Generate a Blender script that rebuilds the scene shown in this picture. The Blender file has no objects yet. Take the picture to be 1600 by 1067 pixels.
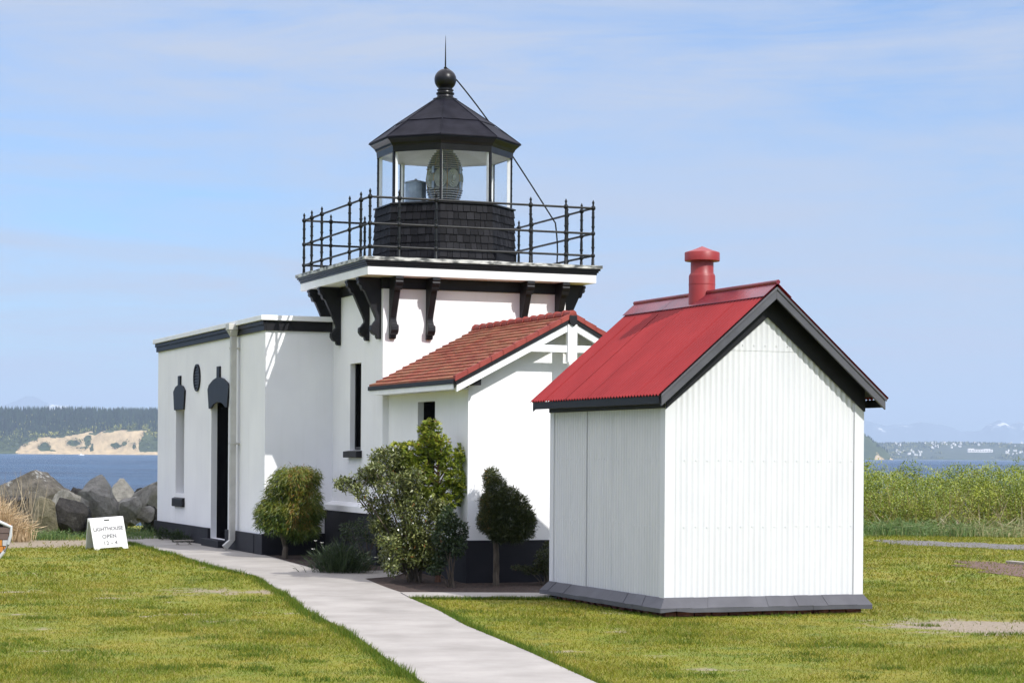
import bpy, bmesh, math, random
import numpy as np
from mathutils import Matrix, Vector, noise
R = math.radians
rng = np.random.default_rng(7)
random.seed(7)
SC = bpy.context.scene
COL = SC.collection

# ------------------------------------------------------------------ measuring helpers (photo pixel -> world)
F, YH, ROLL, EYE = 3362.0, 712.3, 0.0072, 1.65
CR, SR = math.cos(ROLL), math.sin(ROLL)
def sstep(a, b, x):
    t = np.clip((x - a) / (b - a), 0, 1); return t * t * (3 - 2 * t)
def shore(x): return 45.5 + 14 * sstep(-2, 6, x)
def gh(x, y):
    h = .12 * sstep(26, 33, y)
    return h - 4.4 * sstep(0, 14, np.asarray(y) - shore(x))
def ray(x, y):
    a = x - 800; b = y - YH
    return ((a * CR + b * SR) / F, 1.0, -(-a * SR + b * CR) / F)
def onground(x, y):
    z = 0.0
    r = ray(x, y)
    for _ in range(40):
        t = (z - EYE) / r[2]; z = .5 * z + .5 * float(gh(0, min(r[1] * t, 44)))
    return (r[0] * t, t, z)
def atdepth(x, y, d):
    r = ray(x, y); return Vector((r[0] * d, d, EYE + r[2] * d))

YAW = 0.37
LO = Vector((-1.841, 30.518, 0)); SO = Vector((1.5872, 22.2, 0)); SYAW = 0.377
UV = Vector((math.cos(YAW), math.sin(YAW), 0)); VV = Vector((-math.sin(YAW), math.cos(YAW), 0))
def lw(u, v, z=0): return LO + UV * u + VV * v + Vector((0, 0, z))
def ray_u(x, u):          # world x,y where the photo column x meets the plane u=const of the lighthouse frame
    r = ray(x, 800); d = (u + LO.dot(UV)) / (r[0] * UV.x + UV.y); return r[0] * d, d
def ray_v(x, v):
    r = ray(x, 800); d = (v + LO.dot(VV)) / (r[0] * VV.x + VV.y); return r[0] * d, d

# ------------------------------------------------------------------ object helpers
def tag(o, label=None, cat=None, group=None, kind=None):
    if label: o['label'] = label
    if cat: o['category'] = cat
    if group: o['group'] = group
    if kind: o['kind'] = kind
    return o
def empty(name, loc=(0, 0, 0), rz=0.0, label=None, cat=None, group=None):
    o = bpy.data.objects.new(name, None); COL.objects.link(o)
    o.location = loc; o.rotation_euler = (0, 0, rz); o.empty_display_size = .2
    return tag(o, label, cat, group)
def np_mesh(name, V, Fc, mat, parent=None, attrs=None, smooth=False):
    V = np.asarray(V, np.float32); Fc = np.asarray(Fc, np.int32)
    me = bpy.data.meshes.new(name); n, k = Fc.shape
    me.vertices.add(len(V)); me.vertices.foreach_set('co', V.ravel())
    me.loops.add(n * k); me.loops.foreach_set('vertex_index', Fc.ravel())
    me.polygons.add(n); me.polygons.foreach_set('loop_start', np.arange(0, n * k, k, dtype=np.int32))
    me.polygons.foreach_set('loop_total', np.full(n, k, np.int32))
    if smooth: me.polygons.foreach_set('use_smooth', np.ones(n, bool))
    for an, av in (attrs or {}).items():
        a = me.attributes.new(an, 'FLOAT', 'POINT'); a.data.foreach_set('value', np.asarray(av, np.float32))
    me.update(calc_edges=True); me.validate()
    me.materials.append(mat)
    o = bpy.data.objects.new(name, me); COL.objects.link(o)
    if parent: o.parent = parent
    return o

class MB:
    def __init__(s): s.v = []; s.f = []; s.a = []
    def add(s, vs, fs, a=0.5):
        b = len(s.v); s.v += [tuple(p) for p in vs]; s.a += [a] * len(vs)
        s.f += [tuple(i + b for i in f) for f in fs]; return s
    def box(s, x0, x1, y0, y1, z0, z1, a=.5):
        vs = [(x0, y0, z0), (x1, y0, z0), (x1, y1, z0), (x0, y1, z0), (x0, y0, z1), (x1, y0, z1), (x1, y1, z1), (x0, y1, z1)]
        return s.add(vs, [(3, 2, 1, 0), (4, 5, 6, 7), (0, 1, 5, 4), (1, 2, 6, 5), (2, 3, 7, 6), (3, 0, 4, 7)], a)
    def hexa(s, p, a=.5):   # eight corners: bottom ring then top ring
        return s.add(p, [(3, 2, 1, 0), (4, 5, 6, 7), (0, 1, 5, 4), (1, 2, 6, 5), (2, 3, 7, 6), (3, 0, 4, 7)], a)
    def quad(s, *p, a=.5): return s.add(p, [tuple(range(len(p)))], a)
    def prism(s, poly, fn, d0, d1, a=.5):   # poly of (p,q); fn(p,q,d)->xyz
        n = len(poly)
        vs = [fn(p, q, d0) for p, q in poly] + [fn(p, q, d1) for p, q in poly]
        return s.add(vs, [tuple(range(n - 1, -1, -1)), tuple(range(n, 2 * n))] + [(i, (i + 1) % n, n + (i + 1) % n, n + i) for i in range(n)], a)
    def lathe(s, prof, c=(0, 0, 0), n=16, ph=0.0, a=.5, caps=True):
        vs = []; m = len(prof)
        for r, z in prof:
            for k in range(n):
                t = ph + 2 * math.pi * k / n; vs.append((c[0] + r * math.cos(t), c[1] + r * math.sin(t), c[2] + z))
        fs = [(i * n + k, i * n + (k + 1) % n, (i + 1) * n + (k + 1) % n, (i + 1) * n + k) for i in range(m - 1) for k in range(n)]
        if caps: fs += [tuple(range(n - 1, -1, -1)), tuple((m - 1) * n + k for k in range(n))]
        return s.add(vs, fs, a)
    def tube(s, pts, r, n=8, a=.5, r2=None):
        pts = [Vector(p) for p in pts]; vs = []; m = len(pts)
        for i, p in enumerate(pts):
            t = (pts[min(i + 1, m - 1)] - pts[max(i - 1, 0)]).normalized()
            x = t.cross(Vector((0, 0, 1)) if abs(t.z) < .9 else Vector((1, 0, 0))).normalized(); y = x.cross(t)
            rr = r if r2 is None else r + (r2 - r) * i / (m - 1)
            for k in range(n):
                q = 2 * math.pi * k / n; vs.append(p + x * (rr * math.cos(q)) + y * (rr * math.sin(q)))
        fs = [(i * n + k, i * n + (k + 1) % n, (i + 1) * n + (k + 1) % n, (i + 1) * n + k) for i in range(m - 1) for k in range(n)]
        fs += [tuple(range(n - 1, -1, -1)), tuple((m - 1) * n + k for k in range(n))]
        return s.add(vs, fs, a)
    def build(s, name, mat, parent=None, bevel=0, smooth=False, loc=None):
        me = bpy.data.meshes.new(name); me.from_pydata(s.v, [], s.f); me.update()
        at = me.attributes.new('rnd', 'FLOAT', 'POINT'); at.data.foreach_set('value', s.a)
        bm = bmesh.new(); bm.from_mesh(me); bmesh.ops.recalc_face_normals(bm, faces=bm.faces); bm.to_mesh(me); bm.free()
        me.materials.append(mat)
        o = bpy.data.objects.new(name, me); COL.objects.link(o)
        if parent: o.parent = parent
        if loc: o.location = loc
        if smooth:
            for p in me.polygons: p.use_smooth = True
            me.set_sharp_from_angle(angle=R(38))
        if bevel:
            m = o.modifiers.new('bevel', 'BEVEL'); m.width = bevel; m.segments = 2; m.limit_method = 'ANGLE'; m.angle_limit = R(40)
        return o

# ------------------------------------------------------------------ materials
def mat(name):
    m = bpy.data.materials.new(name); m.use_nodes = True
    nt = m.node_tree; return m, nt, nt.nodes['Principled BSDF']
def N(nt, t, **kw):
    n = nt.nodes.new(t)
    for k, v in kw.items():
        if k in n.inputs: n.inputs[k].default_value = v
        else: setattr(n, k, v)
    return n
def rgba(c): return (c[0], c[1], c[2], 1)
def ramp(nt, fac, stops):
    r = nt.nodes.new('ShaderNodeValToRGB'); e = r.color_ramp.elements
    while len(e) < len(stops): e.new(.5)
    for i, (p, c) in enumerate(stops): e[i].position = p; e[i].color = rgba(c)
    nt.links.new(fac, r.inputs[0]); return r.outputs[0]
def noisef(nt, scale, detail=4, rough=.55, vec=None, stretch=None, dist=0.0):
    n = N(nt, 'ShaderNodeTexNoise', Scale=scale, Detail=detail, Roughness=rough, Distortion=dist)
    if vec is None: vec = nt.nodes.new('ShaderNodeTexCoord').outputs['Object']
    if stretch:
        mp = nt.nodes.new('ShaderNodeMapping'); mp.inputs['Scale'].default_value = stretch
        nt.links.new(vec, mp.inputs[0]); vec = mp.outputs[0]
    nt.links.new(vec, n.inputs['Vector']); return n.outputs[0]
def mixc(nt, fac, a, b, mode='MIX'):
    m = nt.nodes.new('ShaderNodeMix'); m.data_type = 'RGBA'; m.blend_type = mode
    for s, v in ((m.inputs[0], fac), (m.inputs[6], a), (m.inputs[7], b)):
        if isinstance(v, (int, float)): s.default_value = v
        elif isinstance(v, tuple): s.default_value = rgba(v)
        else: nt.links.new(v, s)
    return m.outputs[2]
def bump(nt, bs, h, strength=.3, dist=.01):
    b = N(nt, 'ShaderNodeBump', Strength=strength, Distance=dist); nt.links.new(h, b.inputs['Height'])
    nt.links.new(b.outputs[0], bs.inputs['Normal'])
def mottled(name, c1, c2, scale=3, rough=.7, bs=40, bstr=.15, metallic=0, stretch=None, dist=.01, detail=5, lo=.35, hi=.7, spec=.5):
    m, nt, b = mat(name)
    nt.links.new(ramp(nt, noisef(nt, scale, detail, stretch=stretch), [(lo, c1), (hi, c2)]), b.inputs['Base Color'])
    b.inputs['Roughness'].default_value = rough; b.inputs['Metallic'].default_value = metallic
    b.inputs['Specular IOR Level'].default_value = spec
    if bstr: bump(nt, b, noisef(nt, bs, 4), bstr, dist)
    return m
def stucco(name, c1, c2):
    m, nt, b = mat(name)
    n1 = ramp(nt, noisef(nt, 1.1, 5), [(.35, c1), (.65, c2)])
    st = ramp(nt, noisef(nt, 1, 5, .6, stretch=(9, 9, .6)), [(.52, (0, 0, 0)), (.8, (1, 1, 1))])
    nt.links.new(mixc(nt, .0, n1, n1), b.inputs['Base Color'])
    mx = nt.nodes.new('ShaderNodeMix'); mx.data_type = 'RGBA'
    sc = N(nt, 'ShaderNodeMath', operation='MULTIPLY'); sc.inputs[1].default_value = .18
    nt.links.new(st, sc.inputs[0]); nt.links.new(sc.outputs[0], mx.inputs[0]); nt.links.new(n1, mx.inputs[6])
    mx.inputs[7].default_value = (.58, .57, .53, 1)
    nt.links.new(mx.outputs[2], b.inputs['Base Color'])
    b.inputs['Roughness'].default_value = .75
    ad = N(nt, 'ShaderNodeMath', operation='ADD'); nt.links.new(noisef(nt, 60, 3), ad.inputs[0]); nt.links.new(noisef(nt, 4, 3), ad.inputs[1])
    bump(nt, b, ad.outputs[0], .22, .012); return m
M = {}
M['stucco'] = stucco('white stucco', (.79, .79, .80), (.85, .85, .85))
M['white'] = mottled('white painted wood', (.78, .78, .78), (.86, .86, .85), 4, .5, 50, .08)
M['metal_white'] = mottled('white painted metal sheet', (.605, .615, .635), (.645, .65, .665), 2.2, .45, 30, .05, stretch=(3, 3, .6))
M['dark'] = mottled('charcoal paint', (.007, .007, .009), (.0135, .0135, .0165), 5, .5, 35, .15, spec=.25)
M['plinth'] = mottled('charcoal plinth paint', (.010, .010, .0145), (.018, .018, .0235), 3, .65, 40, .3, spec=.3)
M['black'] = mottled('black gloss paint', (.005, .005, .006), (.010, .010, .012), 6, .35, 30, .12, spec=.3)
M['iron'] = mottled('black iron railing paint', (.005, .0065, .007), (.014, .016, .017), 8, .45, 60, .12, spec=.22)
M['void'] = mottled('dark glass and unlit opening', (.004, .004, .005), (.007, .007, .008), 3, .8, 5, 0, spec=0)  # window glass, and unlit depth painted black in doorway and handle slot
M['lead'] = mottled('weathered lead sheet', (.06, .065, .062), (.50, .51, .48), 7, .6, 14, .4, detail=9, lo=.38, hi=.58, stretch=(1, 1, 3))
M['zinc'] = mottled('painted downpipe', (.42, .41, .38), (.52, .51, .47), 5, .45, 30, .06)
def wall_metal():
    m, nt, b = mat('white painted corrugated iron')
    c = ramp(nt, noisef(nt, 2.2, 5, stretch=(3, 3, .6)), [(.35, (.605, .615, .635)), (.7, (.655, .66, .675))])
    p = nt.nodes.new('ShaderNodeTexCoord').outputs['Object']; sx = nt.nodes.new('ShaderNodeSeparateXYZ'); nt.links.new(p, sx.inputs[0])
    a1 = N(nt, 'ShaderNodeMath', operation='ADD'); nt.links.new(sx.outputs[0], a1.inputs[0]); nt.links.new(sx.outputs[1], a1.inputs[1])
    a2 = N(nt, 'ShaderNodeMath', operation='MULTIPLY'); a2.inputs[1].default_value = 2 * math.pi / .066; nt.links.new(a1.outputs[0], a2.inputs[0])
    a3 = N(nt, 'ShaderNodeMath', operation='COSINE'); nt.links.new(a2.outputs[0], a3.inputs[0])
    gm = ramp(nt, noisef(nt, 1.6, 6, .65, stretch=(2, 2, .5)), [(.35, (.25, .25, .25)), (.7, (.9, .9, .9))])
    gr = mixc(nt, 1.0, ramp(nt, a3.outputs[0], [(0, (.34, .34, .34)), (.25, (0, 0, 0))]), gm, 'MULTIPLY')  # grooves darkened in colour: grime plus shade the lighting leaves out
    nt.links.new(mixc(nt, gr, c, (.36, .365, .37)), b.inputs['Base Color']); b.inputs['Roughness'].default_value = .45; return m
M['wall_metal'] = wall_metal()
M['red_metal'] = mottled('red painted corrugated iron', (.225, .0150, .0165), (.29, .0225, .0235), 1.6, .65, 20, .05, lo=.3, spec=.25)
M['ridge_red'] = mottled('glossy red ridge flashing', (.13, .017, .03), (.25, .022, .03), 2.5, .26, 8, .12)
M['chim_red'] = mottled('red painted flue', (.23, .017, .018), (.30, .025, .024), 4, .45, 15, .08)
M['brick'] = mottled('old red brick', (.10, .025, .018), (.33, .11, .08), 6, .85, 30, .5, detail=8)
M['flash'] = mottled('grey painted flashing', (.058, .058, .068), (.088, .088, .100), 3, .45, 25, .15)
M['lroof'] = mottled('black tarred sheet', (.007, .007, .011), (.016, .016, .023), 5, .55, 22, .2, detail=7, spec=.07)
M['ceil'] = mottled('off white lantern lining', (.62, .62, .60), (.72, .72, .70), 3, .6, 20, .05)
M['galv'] = mottled('galvanised drum', (.25, .27, .29), (.42, .44, .46), 6, .35, 20, .1, metallic=.8)
M['brass'] = mottled('aged brass', (.35, .2, .07), (.5, .32, .12), 6, .35, 20, .1, metallic=.9)
M['board'] = mottled('white sign board', (.66, .66, .66), (.72, .72, .71), 4, .5, 20, .04)
M['ink'] = mottled('grey lettering', (.10, .10, .11), (.15, .15, .16), 8, .6, 20, 0)
M['bark'] = mottled('grey brown bark', (.05, .038, .026), (.15, .12, .09), 9, .9, 35, .8, stretch=(3, 3, .6))
M['barkred'] = mottled('reddish bark', (.16, .075, .045), (.27, .14, .09), 9, .9, 35, .8, stretch=(3, 3, .6))
M['timber'] = mottled('bleached timber', (.26, .23, .19), (.42, .39, .34), 5, .85, 20, .5, stretch=(1, 8, 8))
M['rim'] = mottled('pale grey rim', (.42, .43, .44), (.55, .56, .57), 6, .5, 20, .1)
M['farwhite'] = mottled('pale far house paint', (.75, .73, .7), (.85, .84, .82), .02, .7, 1, 0)
M['farroof'] = mottled('grey far roof', (.18, .17, .17), (.3, .28, .27), .02, .8, 1, 0)
M['boat'] = mottled('white boat paint', (.8, .8, .8), (.85, .85, .85), .5, .4, 1, 0)

def tiles_mat():
    m, nt, b = mat('weathered clay roof tile')
    a = N(nt, 'ShaderNodeAttribute', attribute_name='rnd').outputs['Fac']
    base = ramp(nt, a, [(0, (.23, .045, .022)), (.5, (.30, .06, .03)), (1, (.27, .09, .04))])
    wear = ramp(nt, noisef(nt, 2.4, 6, .65), [(.44, (0, 0, 0)), (.66, (.9, .9, .9))])
    c = mixc(nt, wear, base, (.29, .125, .06))
    sp = ramp(nt, noisef(nt, 30, 3), [(.55, (0, 0, 0)), (.75, (.5, .5, .5))])
    c = mixc(nt, sp, c, (.13, .10, .06))
    nt.links.new(c, b.inputs['Base Color']); b.inputs['Roughness'].default_value = .8
    bump(nt, b, noisef(nt, 60, 4), .3, .01); return m
M['tile'] = tiles_mat()
M['tile_red'] = mottled('red verge tile', (.22, .03, .022), (.29, .05, .034), 5, .7, 40, .2)
def shingle_mat():
    m, nt, b = mat('black stained shingles')
    a = N(nt, 'ShaderNodeAttribute', attribute_name='rnd').outputs['Fac']
    base = ramp(nt, a, [(0, (.008, .008, .0095)), (1, (.020, .020, .023))])
    nt.links.new(base, b.inputs['Base Color']); b.inputs['Roughness'].default_value = .6; b.inputs['Specular IOR Level'].default_value = .08
    bump(nt, b, noisef(nt, 30, 4, stretch=(6, 6, .6)), .35, .01); return m
M['shingle'] = shingle_mat()
def glass_mat():
    m, nt, b = mat('lantern glass'); nt.nodes.remove(b)
    t = N(nt, 'ShaderNodeBsdfTransparent'); t.inputs[0].default_value = (.96, .975, .98, 1)
    g = N(nt, 'ShaderNodeBsdfGlossy'); g.inputs['Roughness'].default_value = .02
    lwt = N(nt, 'ShaderNodeLayerWeight', Blend=.5); p5 = N(nt, 'ShaderNodeMath', operation='POWER'); p5.inputs[1].default_value = 5; nt.links.new(lwt.outputs['Facing'], p5.inputs[0])
    fr = N(nt, 'ShaderNodeMath', operation='MULTIPLY_ADD'); fr.inputs[1].default_value = .35; fr.inputs[2].default_value = .03; nt.links.new(p5.outputs[0], fr.inputs[0]); mx = nt.nodes.new('ShaderNodeMixShader')
    nt.links.new(fr.outputs[0], mx.inputs[0]); nt.links.new(t.outputs[0], mx.inputs[1]); nt.links.new(g.outputs[0], mx.inputs[2])
    nt.links.new(mx.outputs[0], nt.nodes['Material Output'].inputs[0]); return m
M['glass'] = glass_mat()
def lens_mat():
    m, nt, b = mat('prism glass')
    b.inputs['Base Color'].default_value = (.46, .44, .38, 1); b.inputs['Roughness'].default_value = .12
    b.inputs['Transmission Weight'].default_value = .25; b.inputs['IOR'].default_value = 1.5; return m
M['lens'] = lens_mat()
M['bullseye'] = mottled('bright bullseye glass', (.40, .40, .34), (.58, .57, .50), 8, .12, 20, .05)
def leaf_mat(name, stops, trans=.3, rough=.45, spec=.5):
    m, nt, b = mat(name)
    a = N(nt, 'ShaderNodeAttribute', attribute_name='rnd').outputs['Fac']
    c = ramp(nt, a, stops); nt.links.new(c, b.inputs['Base Color']); b.inputs['Roughness'].default_value = rough
    b.inputs['Specular IOR Level'].default_value = spec
    t = N(nt, 'ShaderNodeBsdfTranslucent'); nt.links.new(c, t.inputs[0])
    mx = nt.nodes.new('ShaderNodeMixShader'); mx.inputs[0].default_value = trans
    nt.links.new(b.outputs[0], mx.inputs[1]); nt.links.new(t.outputs[0], mx.inputs[2])
    nt.links.new(mx.outputs[0], nt.nodes['Material Output'].inputs[0]); return m
M['thread'] = leaf_mat('thread cypress foliage', [(0, (.02, .045, .006)), (.45, (.085, .135, .012)), (.75, (.18, .175, .02)), (1, (.25, .11, .028))], .14)
M['broad'] = leaf_mat('glossy broad leaves', [(0, (.04, .06, .018)), (.5, (.14, .165, .045)), (.92, (.28, .29, .10)), (1, (.40, .16, .05))], .1, .27, .8)
M['hinoki'] = leaf_mat('yellow green cypress fans', [(0, (.04, .08, .013)), (.5, (.20, .26, .025)), (.93, (.42, .43, .06)), (1, (.38, .15, .06))], .2)
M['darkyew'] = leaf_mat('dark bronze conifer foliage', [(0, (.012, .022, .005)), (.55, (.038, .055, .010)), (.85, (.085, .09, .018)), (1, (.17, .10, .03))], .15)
M['darkleaf'] = leaf_mat('dark green leaves', [(0, (.014, .03, .011)), (.6, (.036, .062, .016)), (1, (.07, .10, .04))], .2)
M['straw'] = leaf_mat('dry straw', [(0, (.30, .21, .11)), (.5, (.55, .41, .24)), (1, (.74, .60, .40))], .25, .7)
M['reed'] = leaf_mat('dry reed stems', [(0, (.22, .17, .10)), (1, (.50, .43, .30))], .2, .7)
M['hedge'] = leaf_mat('bright spring thicket leaves', [(0, (.05, .085, .012)), (.5, (.19, .25, .022)), (.8, (.32, .35, .045)), (1, (.20, .14, .06))], .18)
M['dune'] = leaf_mat('dune grass', [(0, (.045, .10, .03)), (.55, (.12, .20, .05)), (1, (.36, .32, .17))], .25, .6)
M['petal'] = mottled('white petals', (.8, .8, .75), (.85, .85, .8), 9, .6, 10, 0)
M['forest'] = leaf_mat('far conifer forest', [(0, (.004, .009, .009)), (.58, (.026, .044, .022)), (.62, (.06, .085, .025)), (.8, (.14, .17, .04)), (1, (.42, .40, .10))], .0, .9, .1)

def lawn_color(nt):
    g = nt.nodes.new('ShaderNodeNewGeometry').outputs['Position']
    mp = nt.nodes.new('ShaderNodeMapping'); mp.inputs['Scale'].default_value = (1, 1, 0); nt.links.new(g, mp.inputs[0]); p = mp.outputs[0]
    big = noisef(nt, .9, 7, .68, vec=p); mid = noisef(nt, 2.3, 5, .6, vec=p); fin = noisef(nt, 9, 4, .6, vec=p)
    c = ramp(nt, big, [(.34, (.135, .18, .018)), (.5, (.195, .205, .021)), (.66, (.25, .222, .030))])
    c = mixc(nt, ramp(nt, mid, [(.52, (0, 0, 0)), (.68, (.75, .75, .75))]), c, (.095, .142, .024))
    c = mixc(nt, ramp(nt, fin, [(.52, (0, 0, 0)), (.75, (.7, .7, .7))]), c, (.30, .25, .075))
    return c, mid, fin, p
def lawn_mat(blades):
    m, nt, b = mat('lawn grass blades' if blades else 'lawn soil and thatch')
    c, mid, fin, p = lawn_color(nt)
    b.inputs['Roughness'].default_value = .6; b.inputs['Specular IOR Level'].default_value = .085
    if blades:
        a = N(nt, 'ShaderNodeAttribute', attribute_name='rnd').outputs['Fac']
        c = mixc(nt, ramp(nt, a, [(0, (0, 0, 0)), (.8, (.0, .0, .0)), (1, (1, 1, 1))]), c, (.30, .25, .11))
        c = mixc(nt, 1.0, c, ramp(nt, a, [(0, (.55, .66, .55)), (.5, (1, 1, 1)), (1, (1.15, 1.1, 1.05))]), 'MULTIPLY')
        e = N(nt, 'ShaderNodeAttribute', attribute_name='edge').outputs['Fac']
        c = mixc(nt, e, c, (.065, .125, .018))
        nt.links.new(c, b.inputs['Base Color'])
        t = N(nt, 'ShaderNodeBsdfTranslucent'); nt.links.new(c, t.inputs[0])
        mx = nt.nodes.new('ShaderNodeMixShader'); mx.inputs[0].default_value = .35
        nt.links.new(b.outputs[0], mx.inputs[1]); nt.links.new(t.outputs[0], mx.inputs[2])
        nt.links.new(mx.outputs[0], nt.nodes['Material Output'].inputs[0])
    else:
        soil = ramp(nt, noisef(nt, 22, 6, .7, vec=p), [(.3, (.17, .13, .085)), (.7, (.40, .34, .26))])
        w = nt.nodes.new('ShaderNodeAttribute'); w.attribute_name = 'bare'
        ad = N(nt, 'ShaderNodeMath', operation='ADD'); nt.links.new(w.outputs['Fac'], ad.inputs[0])
        f2 = N(nt, 'ShaderNodeMath', operation='MULTIPLY'); f2.inputs[1].default_value = .9
        nt.links.new(noisef(nt, 3.2, 6, .65, vec=p), f2.inputs[0]); nt.links.new(f2.outputs[0], ad.inputs[1])
        c = mixc(nt, ramp(nt, ad.outputs[0], [(.60, (0, 0, 0)), (.74, (1, 1, 1))]), c, soil)
        nt.links.new(c, b.inputs['Base Color']); bump(nt, b, noisef(nt, 30, 5, .7, vec=p), .6, .03)
    return m
M['lawn'] = lawn_mat(False); M['blade'] = lawn_mat(True)
def concrete():
    m, nt, b = mat('pale concrete path')
    c = ramp(nt, noisef(nt, 1.3, 6, .6), [(.32, (.262, .243, .217)), (.66, (.375, .350, .317))])
    c = mixc(nt, ramp(nt, noisef(nt, 70, 3), [(.5, (0, 0, 0)), (.8, (.35, .35, .35))]), c, (.26, .245, .225))
    c = mixc(nt, ramp(nt, noisef(nt, .9, 5, .65, stretch=(.6, 2, 1)), [(.58, (0, 0, 0)), (.72, (.4, .4, .4))]), c, (.30, .285, .265))
    nt.links.new(c, b.inputs['Base Color']); b.inputs['Roughness'].default_value = .85
    bump(nt, b, noisef(nt, 45, 5, .7), .25, .01); return m
M['concrete'] = concrete()
M['mulch'] = mottled('bark mulch', (.014, .009, .0065), (.085, .052, .037), 26, .95, 22, 1, detail=8, dist=.04)
M['gravel'] = mottled('grey gravel', (.085, .08, .078), (.24, .225, .215), 14, .95, 18, 1, detail=8, dist=.04)
M['redsoil'] = mottled('reddish bark chips', (.085, .05, .035), (.20, .125, .095), 16, .95, 18, 1, detail=8, dist=.04)
def rock_mat(name, c1, c2, lichen, moss):
    m, nt, b = mat(name)
    oi = nt.nodes.new('ShaderNodeObjectInfo'); tc = nt.nodes.new('ShaderNodeTexCoord')
    ad = N(nt, 'ShaderNodeVectorMath', operation='ADD'); nt.links.new(tc.outputs['Object'], ad.inputs[0]); nt.links.new(oi.outputs['Location'], ad.inputs[1]); p = ad.outputs[0]
    c = ramp(nt, noisef(nt, 2.6, 10, .75, vec=p), [(.38, c1), (.62, c2)])
    c = mixc(nt, ramp(nt, noisef(nt, 8, 8, .75, vec=p), [(.50, (0, 0, 0)), (.66, (.6, .6, .6))]), c, tuple(x * .4 for x in c1))
    if moss: c = mixc(nt, ramp(nt, noisef(nt, 1.6, 6, .65, vec=p), [(.48, (0, 0, 0)), (.68, (moss, moss, moss))]), c, (.13, .125, .05))
    if lichen: c = mixc(nt, ramp(nt, noisef(nt, 3.6, 9, .75, vec=p), [(.56, (0, 0, 0)), (.63, (lichen, lichen, lichen))]), c, (.66, .66, .62))
    nt.links.new(c, b.inputs['Base Color']); b.inputs['Roughness'].default_value = .9
    bump(nt, b, noisef(nt, 4, 12, .8, vec=p), 1, .3); return m
M['rock'] = rock_mat('grey brown boulder', (.34, .325, .285), (.57, .545, .485), .35, .3)
M['rock_lichen'] = rock_mat('lichen covered boulder', (.10, .092, .075), (.30, .27, .22), 1, .4)
M['rock_moss'] = rock_mat('mossy boulder', (.18, .165, .10), (.42, .375, .25), .15, .7)
M['rock_dark'] = rock_mat('dark boulder', (.022, .021, .02), (.09, .082, .073), .12, 0)  # dark copy of the rock, shadow put into its colour
def water_mat():
    m, nt, b = mat('sea water')
    b.inputs['Base Color'].default_value = (.012, .045, .10, 1); b.inputs['Roughness'].default_value = .28; b.inputs['IOR'].default_value = 1.33
    b.inputs['Specular IOR Level'].default_value = .32
    tc = nt.nodes.new('ShaderNodeTexCoord').outputs['Object']
    wv = N(nt, 'ShaderNodeMath', operation='ADD'); nt.links.new(noisef(nt, .03, 8, .7, vec=tc, stretch=(.8, .6, 1)), wv.inputs[0]); nt.links.new(noisef(nt, .0025, 8, .7, vec=tc, stretch=(.5, 1, 1)), wv.inputs[1])
    wr = N(nt, 'ShaderNodeMapRange'); wr.inputs[1].default_value = .84; wr.inputs[2].default_value = 1.16; nt.links.new(wv.outputs[0], wr.inputs[0])
    c = ramp(nt, wr.outputs[0], [(.0, (.008, .035, .09)), (1, (.05, .13, .25))])
    nt.links.new(c, b.inputs['Base Color'])
    ad = N(nt, 'ShaderNodeMath', operation='ADD'); nt.links.new(noisef(nt, .05, 9, .7, vec=tc, stretch=(1, .45, 1)), ad.inputs[0]); nt.links.new(noisef(nt, .8, 5, .6, vec=tc), ad.inputs[1])
    bump(nt, b, ad.outputs[0], 1, 3.0); return m
M['water'] = water_mat()
def hill_mat(name, green1, green2, sand):
    m, nt, b = mat(name)
    g = nt.nodes.new('ShaderNodeAttribute'); g.attribute_name = 'sand'
    p = nt.nodes.new('ShaderNodeTexCoord').outputs['Object']
    gr = ramp(nt, noisef(nt, .02, 7, .7, vec=p), [(.35, green1), (.65, green2)])
    ad = N(nt, 'ShaderNodeMath', operation='ADD'); nt.links.new(g.outputs['Fac'], ad.inputs[0])
    f2 = N(nt, 'ShaderNodeMath', operation='MULTIPLY'); f2.inputs[1].default_value = .8; nt.links.new(noisef(nt, .020, 8, .75, vec=p), f2.inputs[0]); nt.links.new(f2.outputs[0], ad.inputs[1])
    sd = ramp(nt, noisef(nt, .05, 8, .7, vec=p, stretch=(1, 1, .25)), [(.36, tuple(x * .62 for x in sand)), (.62, sand)])
    nt.links.new(mixc(nt, ramp(nt, ad.outputs[0], [(.86, (0, 0, 0)), (.92, (1, 1, 1))]), gr, sd), b.inputs['Base Color'])
    b.inputs['Roughness'].default_value = .95; b.inputs['Specular IOR Level'].default_value = .1; return m
M['hill'] = hill_mat('wooded bluff', (.03, .045, .02), (.07, .09, .035), (.52, .40, .235))
M['hill2'] = hill_mat('far wooded hills', (.03, .045, .03), (.07, .085, .05), (.5, .45, .38))
def mountain_mat():
    m, nt, b = mat('snow patched mountain')
    p = nt.nodes.new('ShaderNodeTexCoord').outputs['Object']
    at = N(nt, 'ShaderNodeAttribute', attribute_name='snow')
    ad = N(nt, 'ShaderNodeMath', operation='ADD'); nt.links.new(at.outputs['Fac'], ad.inputs[0]); nt.links.new(noisef(nt, .0030, 9, .72, vec=p), ad.inputs[1])
    nt.links.new(ramp(nt, ad.outputs[0], [(.57, (.12, .16, .20)), (.63, (.95, .93, .9))]), b.inputs['Base Color'])
    b.inputs['Roughness'].default_value = .9; return m
M['mount'] = mountain_mat()
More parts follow.
